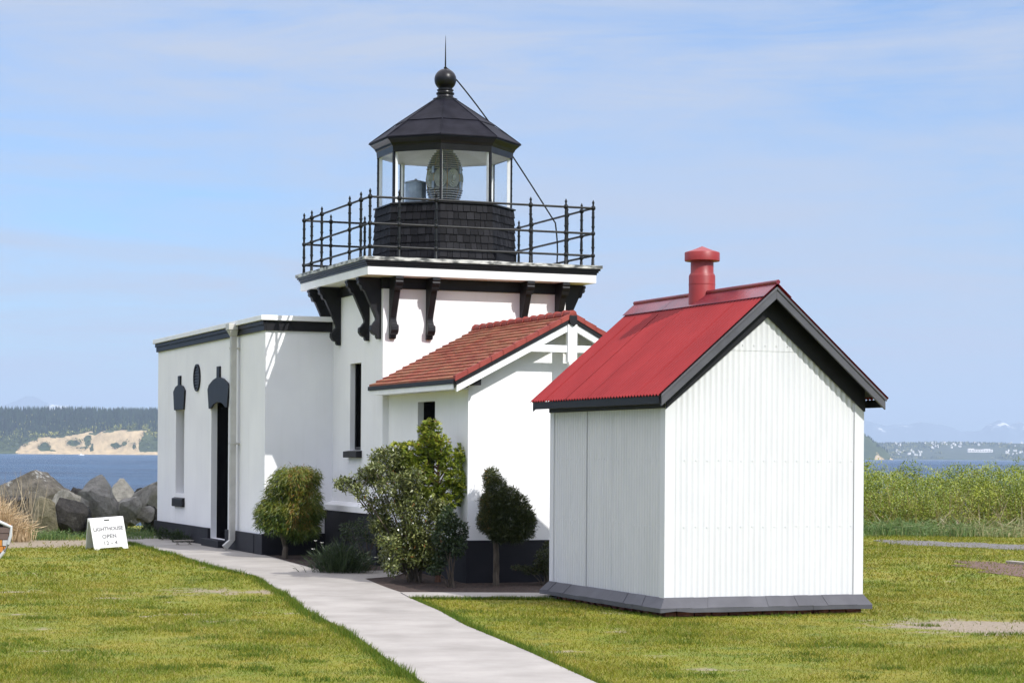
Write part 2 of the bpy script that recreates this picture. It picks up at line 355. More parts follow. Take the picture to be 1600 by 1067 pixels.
def mosaic_mat():
    m, nt, b = mat('mosaic tiles')
    a = N(nt, 'ShaderNodeAttribute', attribute_name='rnd').outputs['Fac']
    r = nt.nodes.new('ShaderNodeValToRGB'); r.color_ramp.interpolation = 'CONSTANT'; e = r.color_ramp.elements
    cs = [(.50, .20, .04), (.13, .09, .08), (.40, .15, .03), (.42, .42, .43), (.20, .13, .10)]
    while len(e) < 5: e.new(.5)
    for i, c in enumerate(cs): e[i].position = i / 5; e[i].color = rgba(c)
    nt.links.new(a, r.inputs[0]); nt.links.new(r.outputs[0], b.inputs['Base Color']); b.inputs['Roughness'].default_value = .4; return m
M['mosaic'] = mosaic_mat()

# ------------------------------------------------------------------ camera, light, sky
cam = bpy.data.cameras.new('camera'); co = bpy.data.objects.new('camera', cam); COL.objects.link(co); SC.camera = co
cam.sensor_fit = 'HORIZONTAL'; cam.sensor_width = 36; cam.lens = F / 1600 * 36
cam.shift_y = (YH - 533.5) / 1600; cam.clip_start = .1; cam.clip_end = 120000
co.matrix_world = Matrix.Translation((0, 0, EYE)) @ Matrix.Rotation(R(90), 4, 'X') @ Matrix.Rotation(ROLL, 4, 'Z')

SUN_A, SUN_E = R(18.2), R(40.5)
sh = UV * math.sin(SUN_A) - VV * math.cos(SUN_A)
sdir = Vector((sh.x * math.cos(SUN_E), sh.y * math.cos(SUN_E), math.sin(SUN_E)))
sl = bpy.data.lights.new('sun', 'SUN'); sl.energy = 3.7; sl.angle = R(.53); sl.color = (1, .975, .935)
so = bpy.data.objects.new('sun', sl); COL.objects.link(so); so.rotation_euler = sdir.to_track_quat('Z', 'Y').to_euler(); so.location = (20, -20, 40)
W = bpy.data.worlds.new('World'); SC.world = W; W.use_nodes = True; nt = W.node_tree
bg = nt.nodes['Background']; bg.inputs[1].default_value = .13
sky = nt.nodes.new('ShaderNodeTexSky'); sky.sky_type = 'NISHITA'; sky.sun_disc = False
sky.sun_elevation = SUN_E; sky.sun_rotation = math.atan2(sh.x, sh.y); sky.air_density = 1.0; sky.dust_density = .6; sky.ozone_density = 1.5
tc = nt.nodes.new('ShaderNodeTexCoord').outputs['Generated']
cl = noisef(nt, 3.2, 7, .6, vec=tc, stretch=(1.2, 1.2, 5.5), dist=.6)
cl2 = noisef(nt, 1.2, 4, .55, vec=tc, stretch=(1, 1, 4))
ad = N(nt, 'ShaderNodeMath', operation='MULTIPLY'); nt.links.new(cl, ad.inputs[0]); nt.links.new(cl2, ad.inputs[1])
cf = ramp(nt, ad.outputs[0], [(.18, (0, 0, 0)), (.33, (.95, .95, .95))])
sep = nt.nodes.new('ShaderNodeSeparateXYZ'); nt.links.new(tc, sep.inputs[0])
skyc = mixc(nt, 1.0, sky.outputs[0], (.435, .672, .97), 'MULTIPLY')
zb = ramp(nt, sep.outputs[2], [(.0, (.85, .85, .85)), (.06, (.60, .60, .60)), (.105, (.30, .30, .30)), (.15, (.12, .12, .12)), (.19, (.62, .62, .62)), (.25, (.8, .8, .8))])
cvr = N(nt, 'ShaderNodeMath', operation='MULTIPLY_ADD'); cvr.inputs[1].default_value = .62; nt.links.new(cf, cvr.inputs[0]); nt.links.new(zb, cvr.inputs[2]); cvr.use_clamp = True
cl3 = ramp(nt, noisef(nt, 6, 9, .68, vec=tc, stretch=(.8, .8, 7), dist=.7), [(.32, (.3, .3, .3)), (.62, (1, 1, 1))])
veil = ramp(nt, noisef(nt, 3.4, 8, .62, vec=tc, stretch=(1, 1, 3.6), dist=.5), [(.46, (0, 0, 0)), (.70, (.75, .75, .75))])
low = mixc(nt, mixc(nt, 1.0, mixc(nt, 1.0, cvr.outputs[0], cl3, 'MULTIPLY'), veil, 'SCREEN'), skyc, (3.3, 3.8, 4.8))
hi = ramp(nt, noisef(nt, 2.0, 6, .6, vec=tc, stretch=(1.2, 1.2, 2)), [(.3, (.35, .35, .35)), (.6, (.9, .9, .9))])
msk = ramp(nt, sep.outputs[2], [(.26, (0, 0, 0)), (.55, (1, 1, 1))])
nt.links.new(mixc(nt, mixc(nt, 1.0, hi, msk, 'MULTIPLY'), low, (11.6, 11.3, 12.5)), bg.inputs[0])  # added bright cloud cover above the view, lifts ambient fill in shade

vs = SC.view_settings; vs.view_transform = 'Standard'; vs.look = 'None'; vs.exposure = .36; vs.gamma = 1
SC.render.engine = 'CYCLES'; SC.cycles.use_denoising = True
SC.cycles.max_bounces = 8; SC.cycles.transparent_max_bounces = 12; SC.cycles.volume_bounces = 0
SC.cycles.caustics_reflective = False; SC.cycles.caustics_refractive = False

# ------------------------------------------------------------------ haze
hz, nt, b = mat('haze'); nt.nodes.remove(b)
pv = N(nt, 'ShaderNodeVolumePrincipled'); pv.inputs['Color'].default_value = (.60, .76, .98, 1); pv.inputs['Density'].default_value = 5.5e-5
nt.links.new(pv.outputs[0], nt.nodes['Material Output'].inputs['Volume'])
hb = MB().box(-21000, 21000, -3000, 36000, -9, 930).build('haze', hz); tag(hb, kind='stuff')
hb.display_type = 'WIRE'

# ------------------------------------------------------------------ ground, paths, water
def lerp_poly(pts): return [onground(x, y) for x, y in pts]
PATH_L = [(130, 838), (197, 847), (250, 861), (312, 880), (360, 892), (400, 901), (450, 930), (480, 956), (529, 980), (564, 1001), (604, 1031), (656, 1065)]
PATH_R = [(922, 1065), (885, 1048), (829, 1022), (780, 1001), (727, 979), (686, 956), (640, 936), (632, 929), (570, 905.5), (616, 902), (640, 893), (587, 893), (511, 895), (455, 880), (409, 867.5)]
pl = lerp_poly(PATH_L); pr = lerp_poly(PATH_R)
d0 = Vector(pl[-1]) - Vector(pl[-2]); near_l = Vector(pl[-1]) + d0 / abs(d0.y) * 12
d1 = Vector(pr[0]) - Vector(pr[1]); near_r = Vector(pr[0]) + d1 / abs(d1.y) * 12
wing_foot = [lw(-1.12, 2.6), lw(-1.12, 10.4)]
path_poly = [p[:2] for p in pl] + [tuple(near_l)[:2], tuple(near_r)[:2]] + [p[:2] for p in pr] + [tuple(p)[:2] for p in wing_foot]
bed_poly = [onground(x, y)[:2] for x, y in [(632, 929), (570, 905.5), (511, 895), (455, 880), (409, 867.5)]] + [tuple(lw(-.8, 2.4))[:2], tuple(lw(.2, 2.4))[:2], tuple(lw(1.6, -3))[:2], tuple(lw(2.3, -4.2))[:2], onground(890, 929)[:2]]
curb_poly = [onground(x, y)[:2] for x, y in [(626, 928.5), (640, 936), (870, 936), (870, 929.5)]]
def inpoly(P, poly):
    x, y = P[:, 0], P[:, 1]; ins = np.zeros(len(P), bool); n = len(poly); j = n - 1
    for i in range(n):
        xi, yi = poly[i]; xj, yj = poly[j]
        c = ((yi > y) != (yj > y)) & (x < (xj - xi) * (y - yi) / (yj - yi + 1e-12) + xi); ins ^= c; j = i
    return ins
def slab(name, poly, mt, up, th=.12, step=.4, kind='structure', rough=0, jag=0):
    if jag:
        out = []
        for i in range(len(poly)):
            a, b_ = Vector((*poly[i], 0)), Vector((*poly[(i + 1) % len(poly)], 0)); m_ = max(1, int((b_ - a).length / .12))
            for k in range(m_):
                q = a.lerp(b_, k / m_); out.append((q.x + jag * noise.noise(q * 2.2) + .4 * jag * noise.noise(q * 9), q.y + jag * noise.noise(q * 2.2 + Vector((7, 3, 1))) + .7 * jag * noise.noise(q * 7 + Vector((1, 9, 4)))))
        poly = out
    bm = bmesh.new(); vs = [bm.verts.new((x, y, 0)) for x, y in poly]; f = bm.faces.new(vs)
    bmesh.ops.triangulate(bm, faces=[f])
    ys = [p[1] for p in poly]; xs = [p[0] for p in poly]
    for k in range(int((max(ys) - min(ys)) / step) + 1):
        bmesh.ops.bisect_plane(bm, geom=bm.verts[:] + bm.edges[:] + bm.faces[:], plane_co=(0, min(ys) + k * step, 0), plane_no=(0, 1, 0))
    for k in range(int((max(xs) - min(xs)) / step) + 1):
        bmesh.ops.bisect_plane(bm, geom=bm.verts[:] + bm.edges[:] + bm.faces[:], plane_co=(min(xs) + k * step, 0, 0), plane_no=(1, 0, 0))
    top = bm.faces[:]
    for v in bm.verts: v.co.z = float(gh(v.co.x, v.co.y)) + up + (rough * noise.noise(v.co * 3) if rough else 0)
    ex = bmesh.ops.extrude_face_region(bm, geom=top)
    for v in [g for g in ex['geom'] if isinstance(g, bmesh.types.BMVert)]: v.co.z -= th
    bmesh.ops.recalc_face_normals(bm, faces=bm.faces)
    me = bpy.data.meshes.new(name); bm.to_mesh(me); bm.free(); me.materials.append(mt)
    o = bpy.data.objects.new(name, me); COL.objects.link(o); tag(o, kind=kind); return o
slab('path', path_poly, M['concrete'], .018)
slab('mulch_bed', bed_poly, M['mulch'], .010, rough=.012, step=.2)
slab('kerb_strip', curb_poly, M['concrete'], .03)
# ground sheet
gx = np.unique(np.concatenate([np.linspace(-400, -40, 19), np.arange(-40, -14, 1.), np.arange(-14, 18, .3), np.arange(18, 45, 1.), np.linspace(45, 400, 19)]))
gy = np.unique(np.concatenate([np.linspace(-80, 8, 12), np.arange(8, 75, .3), np.linspace(75, 120, 6)]))
GX, GY = np.meshgrid(gx, gy); GZ = gh(GX, GY)
BARE = [(1530, 978, 1.0, .9), (1590, 985, .9, .8), (80, 848, 1.7, 1.0), (30, 852, 1.0, 1.), (330, 923, .8, .5), (400, 925, .7, .5), (250, 930, .6, .35), (1310, 905, .5, .4), (215, 963, .3, .4), (350, 970, .5, .4), (310, 960, .3, .4)]
for _ in range(46): BARE.append((random.uniform(-20, 560) if _ % 2 else random.uniform(700, 1600), random.choice([random.uniform(880, 980), random.uniform(900, 1060)]), random.uniform(.10, .30), random.uniform(.3, .6)))
bare = np.zeros_like(GX); BW = []
for x, y, r, s in BARE:
    q = onground(x, y); BW.append((q[0], q[1], r, s)); bare = np.maximum(bare, s * .55 * np.exp(-(((GX - q[0]) / r) ** 2 + ((GY - q[1]) / (r * .9)) ** 2)))
nx, ny = len(gx), len(gy); I = np.arange(nx * ny).reshape(ny, nx)
Fg = np.stack([I[:-1, :-1], I[:-1, 1:], I[1:, 1:], I[1:, :-1]], -1).reshape(-1, 4)
gr = np_mesh('ground', np.stack([GX, GY, GZ], -1).reshape(-1, 3), Fg, M['lawn'], attrs={'bare': bare.ravel()}, smooth=True); tag(gr, kind='structure')
wt = MB()
wt.quad((-60000, 40, -2.6), (60000, 40, -2.6), (60000, 60000, -2.6), (-60000, 60000, -2.6)); tag(wt.build('water', M['water']), kind='structure')
# gravel track and bark patch on the right
def strip_poly(pts): return [onground(x, y)[:2] for x, y in pts]
GRAVEL = strip_poly([(1370, 843), (1440, 845), (1600, 851), (1750, 857), (1750, 866), (1600, 859), (1500, 855), (1420, 852), (1375, 848)])
slab('gravel_track', GRAVEL, M['gravel'], .006, step=.6, rough=.008, jag=.30)
REDS = strip_poly([(1480, 875), (1520, 876), (1570, 880), (1640, 884), (1640, 906), (1590, 901), (1550, 895), (1510, 885)])
slab('bark_chip_patch', REDS, M['redsoil'], .005, step=.6, rough=.008, jag=.34)

# ------------------------------------------------------------------ lawn blades (uncountable: one object)
def blades(P, h, w, lean, rnd, edge):
    n = len(P); th = rng.uniform(0, 2 * np.pi, n); ph = rng.uniform(0, 2 * np.pi, n)
    dx, dy = np.cos(th) * w / 2, np.sin(th) * w / 2
    z = gh(P[:, 0], P[:, 1])
    a = np.stack([P[:, 0] - dx, P[:, 1] - dy, z - .005], -1); b_ = np.stack([P[:, 0] + dx, P[:, 1] + dy, z - .005], -1)
    c = np.stack([P[:, 0] + np.cos(ph) * lean * h, P[:, 1] + np.sin(ph) * lean * h, z + h], -1)
    V = np.stack([a, b_, c], 1).reshape(-1, 3); Fc = np.arange(3 * n).reshape(n, 3)
    return V, Fc, np.repeat(rnd, 3), np.repeat(edge, 3)
shed_poly = [tuple(SO + Matrix.Rotation(SYAW, 3, 'Z') @ Vector(p))[:2] for p in [(-.07, -.16, 0), (2.42, -.16, 0), (2.4, 3.2, 0), (-.07, 3.2, 0)]]
light_poly = [tuple(lw(*p))[:2] for p in [(-1.1, 2.3), (-1.1, 10.4), (3.9, 10.4), (3.9, -3.4), (0, -3.4), (-.1, 2.3)]]
def keep(P):
    k = ~(inpoly(P, path_poly) | inpoly(P, bed_poly) | inpoly(P, curb_poly) | inpoly(P, shed_poly) | inpoly(P, light_poly) | inpoly(P + rng.normal(0, .30, P.shape), GRAVEL) & (rng.uniform(0, 1, len(P)) < .84) | inpoly(P + rng.normal(0, .30, P.shape), REDS) & (rng.uniform(0, 1, len(P)) < .93))
    return k
def vnoise(P, s, seed):
    r = np.random.default_rng(seed); out = np.zeros(len(P))
    for o in range(4):
        for _ in range(5):
            t = r.uniform(0, 2 * np.pi); f = s * 2 ** o * r.uniform(.7, 1.3)
            out += np.sin((P[:, 0] * np.cos(t) + P[:, 1] * np.sin(t)) * f + r.uniform(0, 6.28)) * .6 ** o
    return out / 4
Vs, Fs, As, Es = [], [], [], []; off = 0
for y0, y1, dens, hh, ww in [(13, 17, 2600, .022, .008), (17, 22, 1700, .024, .010), (22, 28, 900, .028, .013), (28, 43, 420, .034, .020)]:
    for side in (0,):
        X0, X1 = -.27 * y1 - 1.2, .27 * y1 + 1.5
        n = int((X1 - X0) * (y1 - y0) * dens); P = np.stack([rng.uniform(X0, X1, n), rng.uniform(y0, y1, n)], -1)
        P = P[keep(P)]
        bd = np.zeros(len(P))
        for bx, by, r, s in BW: bd = np.maximum(bd, s * np.exp(-(((P[:, 0] - bx) / r) ** 2 + ((P[:, 1] - by) / (r * .9)) ** 2)))
        tuft = vnoise(P, 2.2, 3); P_keep = rng.uniform(0, 1, len(P)) > np.clip(bd * 1.5 + .18 * (tuft < -.35), 0, .97)
        P = P[P_keep]; tuft = tuft[P_keep]
        h = hh * rng.uniform(.5, 1.25, len(P)) * (1 + .45 * np.clip(tuft, -.6, 1.2))
        V, Fc, A, E_ = blades(P, h, ww * rng.uniform(.7, 1.2, len(P)), rng.uniform(.3, 1.9, len(P)), rng.uniform(0, 1, len(P)), np.zeros(len(P)))
        Vs.append(V); Fs.append(Fc + off); As.append(A); Es.append(E_); off += len(V)
# longer edge grass along the path and kerbs and round the oil house
def along(pts, n, spread):
    pts = np.array(pts); seg = np.linalg.norm(np.diff(pts, axis=0), axis=1); cum = np.r_[0, np.cumsum(seg)]
    t = rng.uniform(0, cum[-1], n); i = np.clip(np.searchsorted(cum, t) - 1, 0, len(seg) - 1); f = (t - cum[i]) / seg[i]
    P = pts[i] + (pts[i + 1] - pts[i]) * f[:, None]; return P + rng.normal(0, spread, (n, 2))
TF = []
for _ in range(150):
    q = onground(random.uniform(-60, 1660), random.uniform(868, 1066)); TF.append((q[0], q[1], random.uniform(.04, .16)))
for cx_, cy_, r_ in TF:
    m_ = int(60 + 900 * r_); P = np.stack([cx_ + rng.normal(0, r_ * 1.3, m_), cy_ + rng.normal(0, r_, m_)], -1); P = P[keep(P)]
    if len(P) == 0: continue
    V, Fc, A, E_ = blades(P, rng.uniform(.02, .05, len(P)), .009 * rng.uniform(.7, 1.3, len(P)), rng.uniform(.3, 1.3, len(P)), rng.uniform(0, .8, len(P)), rng.uniform(.4, 1, len(P)))
    Vs.append(V); Fs.append(Fc + off); As.append(A); Es.append(E_); off += len(V)
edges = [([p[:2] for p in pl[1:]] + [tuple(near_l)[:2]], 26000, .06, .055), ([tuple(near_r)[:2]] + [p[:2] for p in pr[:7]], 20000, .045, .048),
         ([onground(x, y)[:2] for x, y in [(640, 936), (860, 937)]], 2500, .03, .05),
         (shed_poly[3:] + shed_poly[:1] + shed_poly[1:2], 2500, .05, .03)]
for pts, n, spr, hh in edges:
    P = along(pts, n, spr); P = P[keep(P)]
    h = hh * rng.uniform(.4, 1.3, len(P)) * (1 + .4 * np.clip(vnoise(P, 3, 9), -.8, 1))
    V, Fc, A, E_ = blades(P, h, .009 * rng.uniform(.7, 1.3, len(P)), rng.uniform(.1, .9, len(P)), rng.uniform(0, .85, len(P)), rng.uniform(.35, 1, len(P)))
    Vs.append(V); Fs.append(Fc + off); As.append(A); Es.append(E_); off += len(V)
lg = np_mesh('lawn_grass', np.concatenate(Vs), np.concatenate(Fs), M['blade'], attrs={'rnd': np.concatenate(As), 'edge': np.concatenate(Es)}); tag(lg, 'short yellow green lawn grass in front of the lighthouse', 'grass', kind='stuff')

# ------------------------------------------------------------------ LIGHTHOUSE
LH = empty('lighthouse', LO, YAW, 'white stucco lighthouse with charcoal trim, black lantern room and railed gallery', 'lighthouse')
def wall_left(mb, u0, s0, s1, z0, z1, ops, depth):
    """wall in the plane u=u0 facing -u, with rectangular openings (s0,s1,z0,z1,recess)"""
    ss = sorted({s0, s1, *[o[0] for o in ops], *[o[1] for o in ops]}); zs = sorted({z0, z1, *[o[2] for o in ops], *[o[3] for o in ops]})
    for i in range(len(ss) - 1):
        for j in range(len(zs) - 1):
            cs, cz = (ss[i] + ss[i + 1]) / 2, (zs[j] + zs[j + 1]) / 2
            if any(o[0] < cs < o[1] and o[2] < cz < o[3] for o in ops): continue
            mb.quad((u0, ss[i], zs[j]), (u0, ss[i], zs[j + 1]), (u0, ss[i + 1], zs[j + 1]), (u0, ss[i + 1], zs[j]))
    for a, b_, c, d, r in ops:
        mb.quad((u0, a, c), (u0 + r, a, c), (u0 + r, a, d), (u0, a, d)); mb.quad((u0, b_, c), (u0, b_, d), (u0 + r, b_, d), (u0 + r, b_, c))
        mb.quad((u0, a, d), (u0 + r, a, d), (u0 + r, b_, d), (u0, b_, d)); mb.quad((u0, a, c), (u0, b_, c), (u0 + r, b_, c), (u0 + r, a, c))
TW = 2.8
# tower
t = MB(); wall_left(t, 0, 0, TW, -.1, 4.172, [(1.03, 1.58, 1.72, 3.0, .10)], .1)
t.quad((0, 0, -.1), (TW, 0, -.1), (TW, 0, 4.172), (0, 0, 4.172)); t.quad((TW, 0, -.1), (TW, TW, -.1), (TW, TW, 4.172), (TW, 0, 4.172)); t.quad((0, TW, -.1), (0, TW, 4.172), (TW, TW, 4.172), (TW, TW, -.1))
t.quad((0, 0, 4.172), (TW, 0, 4.172), (TW, TW, 4.172), (0, TW, 4.172))
tower = t.build('tower', M['stucco'], LH)
p = MB().box(.101, .13, 1.02, 1.59, 1.71, 3.01).build('window_pane', M['void'], tower)
f = MB(); f.box(.075, .0995, 1.031, 1.07, 1.731, 2.999).box(.075, .0995, 1.54, 1.579, 1.731, 2.999).box(.075, .0995, 1.07, 1.54, 1.731, 1.77).build('window_frame', M['black'], tower)
s = MB().hexa([(-.09, .97, 1.61), (.098, .97, 1.61), (.098, 1.64, 1.61), (-.09, 1.64, 1.61), (-.09, .97, 1.70), (.098, .97, 1.728), (.098, 1.64, 1.728), (-.09, 1.64, 1.70)]); s.build('window_sill', M['dark'], tower, .006)
pb = MB().add([(-.12, -.12, -.1), (.084, -.12, -.1), (.084, -.002, -.1), (-.002, -.002, -.1), (-.002, 2.48, -.1), (-.12, 2.48, -.1), (-.12, -.12, .81), (.084, -.12, .81), (.084, -.002, .81), (-.002, -.002, .81), (-.002, 2.48, .81), (-.12, 2.48, .81)], [(5, 4, 3, 2, 1, 0), (6, 7, 8, 9, 10, 11)] + [(i_, (i_ + 1) % 6, 6 + (i_ + 1) % 6, 6 + i_) for i_ in range(6)])
pb.build('tower_plinth', M['plinth'], LH, .006)
MB().box(2.716, TW + .12, -.12, -.002, -.1, .81).box(TW + .002, TW + .12, -.003, TW, -.1, .81).build('tower_plinth', M['plinth'], LH, .006)
wt_ = MB()
wt_.hexa([(-.14, -.14, .812), (-.002, -.14, .812), (-.002, 2.483, .812), (-.14, 2.483, .812), (-.14, -.14, .90), (-.002, -.14, .955), (-.002, 2.483, .955), (-.14, 2.483, .90)])
wt_.build('water_table', M['stucco'], LH, .005)
fr = MB(); o = .022
fr.box(-o, TW + o, -o, -.001, 4.012, 4.17).box(-o, TW + o, TW + .001, TW + o, 4.012, 4.17).box(-o, -.001, -.001, TW + .001, 4.012, 4.17).box(TW + .001, TW + o, -.001, TW + .001, 4.012, 4.17)
fr.build('frieze', M['dark'], tower, .004)
# gallery deck: stacked mouldings
def ring_box(mb, ins, z0, z1): mb.box(-.4 + ins, TW + .4 - ins, -.4 + ins, TW + .4 - ins, z0, z1)
g_ = MB(); ring_box(g_, .06, 4.172, 4.288); fasc = g_.build('gallery_fascia', M['white'], LH, .005)
g_ = MB(); ring_box(g_, .05, 4.290, 4.318); ring_box(g_, .032, 4.3195, 4.345); ring_box(g_, .012, 4.3465, 4.374); g_.build('gallery_moulding', M['black'], LH, .006)
bm = bmesh.new(); bmesh.ops.create_cube(bm, size=1)
bmesh.ops.subdivide_edges(bm, edges=[e for e in bm.edges if abs(e.verts[0].co.z - e.verts[1].co.z) < .1], cuts=60, use_grid_fill=True)
for v in bm.verts:
    top = v.co.z > 0; q = Vector((1.4 + v.co.x * 3.62, 1.4 + v.co.y * 3.62, 4.376 + (.048 if top else 0)))
    n_ = noise.noise(q * 4.0); q.z += .008 * n_ * (1 if top else .6); e_ = max(abs(v.co.x), abs(v.co.y))
    if e_ > .499: q.x += .008 * noise.noise(q * 5 + Vector((9, 0, 0))); q.y += .008 * noise.noise(q * 5 + Vector((0, 9, 0)))
    v.co = q
me = bpy.data.meshes.new('gallery_deck'); bm.to_mesh(me); bm.free(); me.materials.append(M['lead'])
deck = bpy.data.objects.new('gallery_deck', me); COL.objects.link(deck); deck.parent = LH
# brackets: one mesh, copied round the four sides
BP = [(.0, 4.168), (.325, 4.168), (.328, 4.13), (.312, 4.118), (.318, 4.085), (.302, 4.06), (.285, 4.055), (.29, 4.02), (.272, 3.99), (.245, 3.975), (.10, 3.66), (.075, 3.60), (.072, 3.565), (.095, 3.54), (.128, 3.49), (.132, 3.42), (.105, 3.385), (.07, 3.36), (.068, 3.325), (.05, 3.30), (.0, 3.298)]
bmb = MB().prism(BP, lambda p_, q_, d: (-p_, d, q_), -.045, .045)
bmb.prism([(.329, 4.165), (.35, 4.16), (.352, 4.128), (.335, 4.11), (.342, 4.085), (.325, 4.055), (.303, 4.05), (.292, 4.01), (.277, 3.98), (.24, 4.05)], lambda p_, q_, d: (-p_, d, q_), -.058, .058)
bmb.prism([(.129, 3.50), (.15, 3.48), (.152, 3.42), (.12, 3.372), (.08, 3.352), (.06, 3.44)], lambda p_, q_, d: (-p_, d, q_), -.056, .056)
bmb.lathe([(.012, 0), (.012, .01)], (-.083, 0, 3.61), 8)
b0 = bmb.build('bracket', M['dark'], tower, .004)
POS = [.13, .68, 2.12, 2.67]
for side in range(4):
    for i, pp in enumerate(POS):
        b = b0 if (side, i) == (0, 0) else b0.copy()
        if b is not b0: COL.objects.link(b); b.parent = tower
        c = {0: ((-.001, pp), 0), 1: ((pp, -.001), 90), 2: ((TW + .001, pp), 180), 3: ((pp, TW + .001), 270)}[side]
        b.location = (c[0][0], c[0][1], 0); b.rotation_euler = (0, 0, R(c[1]))
# railing
prof = [(.030, 0), (.030, .02), (.019, .028), (.016, .15), (.019, .152), (.019, .158), (.016, .16)]
def ball(z, r): return [(.016, z - r), (r * .8, z - r * .6), (r, z), (r * .8, z + r * .6), (.016, z + r)]
prof = [(.030, 0), (.030, .018), (.024, .026), (.021, .11)] + ball(.153, .034) + [(.021, .26), (.027, .265), (.027, .28), (.021, .285), (.021, .38)] + ball(.475, .035) + [(.020, .56), (.026, .565), (.026, .58), (.020, .585), (.020, .70), (.026, .705), (.026, .72), (.020, .725), (.020, .79)] + ball(.845, .037) + [(.010, .885), (.018, .893), (.010, .900), (.017, .912), (.020, .925), (.012, .945), (.002, .965)]
p0 = MB().lathe(prof, n=10).build('railing_post', M['iron'], deck, smooth=True)
spots = []
RA = [-.3, .13, .68, 2.12, 2.67]
for k in RA: spots += [(k, -.3), (3.1, k), (2.8 - k, 3.1), (-.3, 2.8 - k)]
for i, (u, v) in enumerate(spots):
    q = p0 if i == 0 else p0.copy()
    if i: COL.objects.link(q); q.parent = deck
    q.location = (u, v, 4.42)
for zz in (.153, .475, .845):
    c4 = [(-.3, -.3), (3.1, -.3), (3.1, 3.1), (-.3, 3.1)]
    for i in range(4):
        a, b_ = c4[i], c4[(i + 1) % 4]; MB().tube([(a[0], a[1], 4.42 + zz), (b_[0], b_[1], 4.42 + zz)], .0165, 8).build('rail', M['iron'], deck, smooth=True)
# lantern: shingled drum
LC = (1.4, 1.4); OF = R(22.5)
def octp(r, k, z): a = OF + k * math.pi / 4; return Vector((LC[0] + r * math.cos(a), LC[1] + r * math.sin(a), z))
Z0, Z1 = 4.424, 5.325
core = MB(); core.lathe([(1.065, Z0), (1.04, Z1)], (LC[0], LC[1], 0), 8, OF)
rows = 8; rh = (Z1 - Z0) / rows
for k in range(8):
    for j in range(rows):
        z0 = Z0 + j * rh; ra = 1.085 - .028 * j / rows
        A, B = octp(ra, k, z0), octp(ra, k + 1, z0); A2, B2 = octp(ra - .02, k, z0 + rh + .015), octp(ra - .02, k + 1, z0 + rh + .015)
        L_ = (B - A).length; x = 0.0; nrm = ((A + B) / 2 - Vector((LC[0], LC[1], z0))).normalized()
        while x < L_ - .005:
            w = min(random.uniform(.07, .13), L_ - x); w = L_ - x if L_ - x - w < .045 else w
            f0, f1 = (x + (.007 if x > 0 else 0)) / L_, (x + w) / L_; dz = random.uniform(-.004, .002) ; of = nrm * random.uniform(0, .006)
            ps = [A.lerp(B, f0) + of + Vector((0, 0, dz)), A.lerp(B, f1) + of + Vector((0, 0, dz)), A2.lerp(B2, f1), A2.lerp(B2, f0)]
            inn = [q - nrm * .018 for q in ps]
            core.hexa([inn[0], inn[1], ps[1], ps[0], inn[3], inn[2], ps[2], ps[3]], random.random()); x += w
drum = core.build('lantern_drum', M['shingle'], LH)
MB().lathe([(.9, 5.326), (1.075, 5.326), (1.075, 5.345), (1.04, 5.358), (.9, 5.358)], (LC[0], LC[1], 0), 8, OF).build('lantern_sill', M['black'], LH, .004)
# low hatch in the front right face (k between -90 and -45 deg)
A, B = octp(1.09, 6, 0), octp(1.09, 7, 0); dirx = (B - A).normalized(); nr = Vector((dirx.y, -dirx.x, 0))
hm = MB()
def fbox(mb, s0, s1, z0, z1, d0, d1):
    ps = [A + dirx * s + nr * d for s, d in ((s0, d0), (s1, d0), (s1, d1), (s0, d1))]
    mb.hexa([q + Vector((0, 0, z0)) for q in ps] + [q + Vector((0, 0, z1)) for q in ps])
fbox(hm, .05, .78, 4.66, 4.685, -.02, .035); fbox(hm, .05, .07, 4.43, 4.658, -.02, .02); fbox(hm, .76, .78, 4.43, 4.658, -.02, .02); fbox(hm, .072, .758, 4.43, 4.658, -.02, .004)
hm.build('hatch', M['shingle'], LH)
# glazing bars, inner white posts and panes
ZG0, ZG1 = 5.358, 6.115
for k in range(8):
    c = octp(1.0, k, 0); a = OF + k * math.pi / 4; d = Vector((math.cos(a), math.sin(a), 0)); sd = Vector((-d.y, d.x, 0))
    mb = MB(); q = [c + d * .016 - sd * .018, c + d * .016 + sd * .018, c - d * .012 + sd * .017, c - d * .012 - sd * .017]
    mb.hexa([v + Vector((0, 0, ZG0)) for v in q] + [v + Vector((0, 0, ZG1)) for v in q])
    for zz in np.arange(ZG0 + .08, ZG1, .11): mb.lathe([(.006, -.006), (.006, .006)], tuple(c + d * .016 + Vector((0, 0, zz))), 6)
    mb.build('glazing_bar', M['black'], LH)
    mb = MB(); q = [c - d * .014 - sd * .018, c - d * .014 + sd * .018, c - d * .062 + sd * .018, c - d * .062 - sd * .018]
    mb.hexa([v + Vector((0, 0, ZG0)) for v in q] + [v + Vector((0, 0, ZG1)) for v in q]); mb.build('lantern_post', M['white'], LH, .004)
    e = octp(1.0, k + 1, 0); h = (e - c).normalized()
    mb = MB(); mb.quad(*[p_ + Vector((0, 0, z)) for p_, z in ((c + h * .026, ZG0), (e - h * .026, ZG0), (e - h * .026, ZG1), (c + h * .026, ZG1))]); mb.build('lantern_pane', M['glass'], LH)
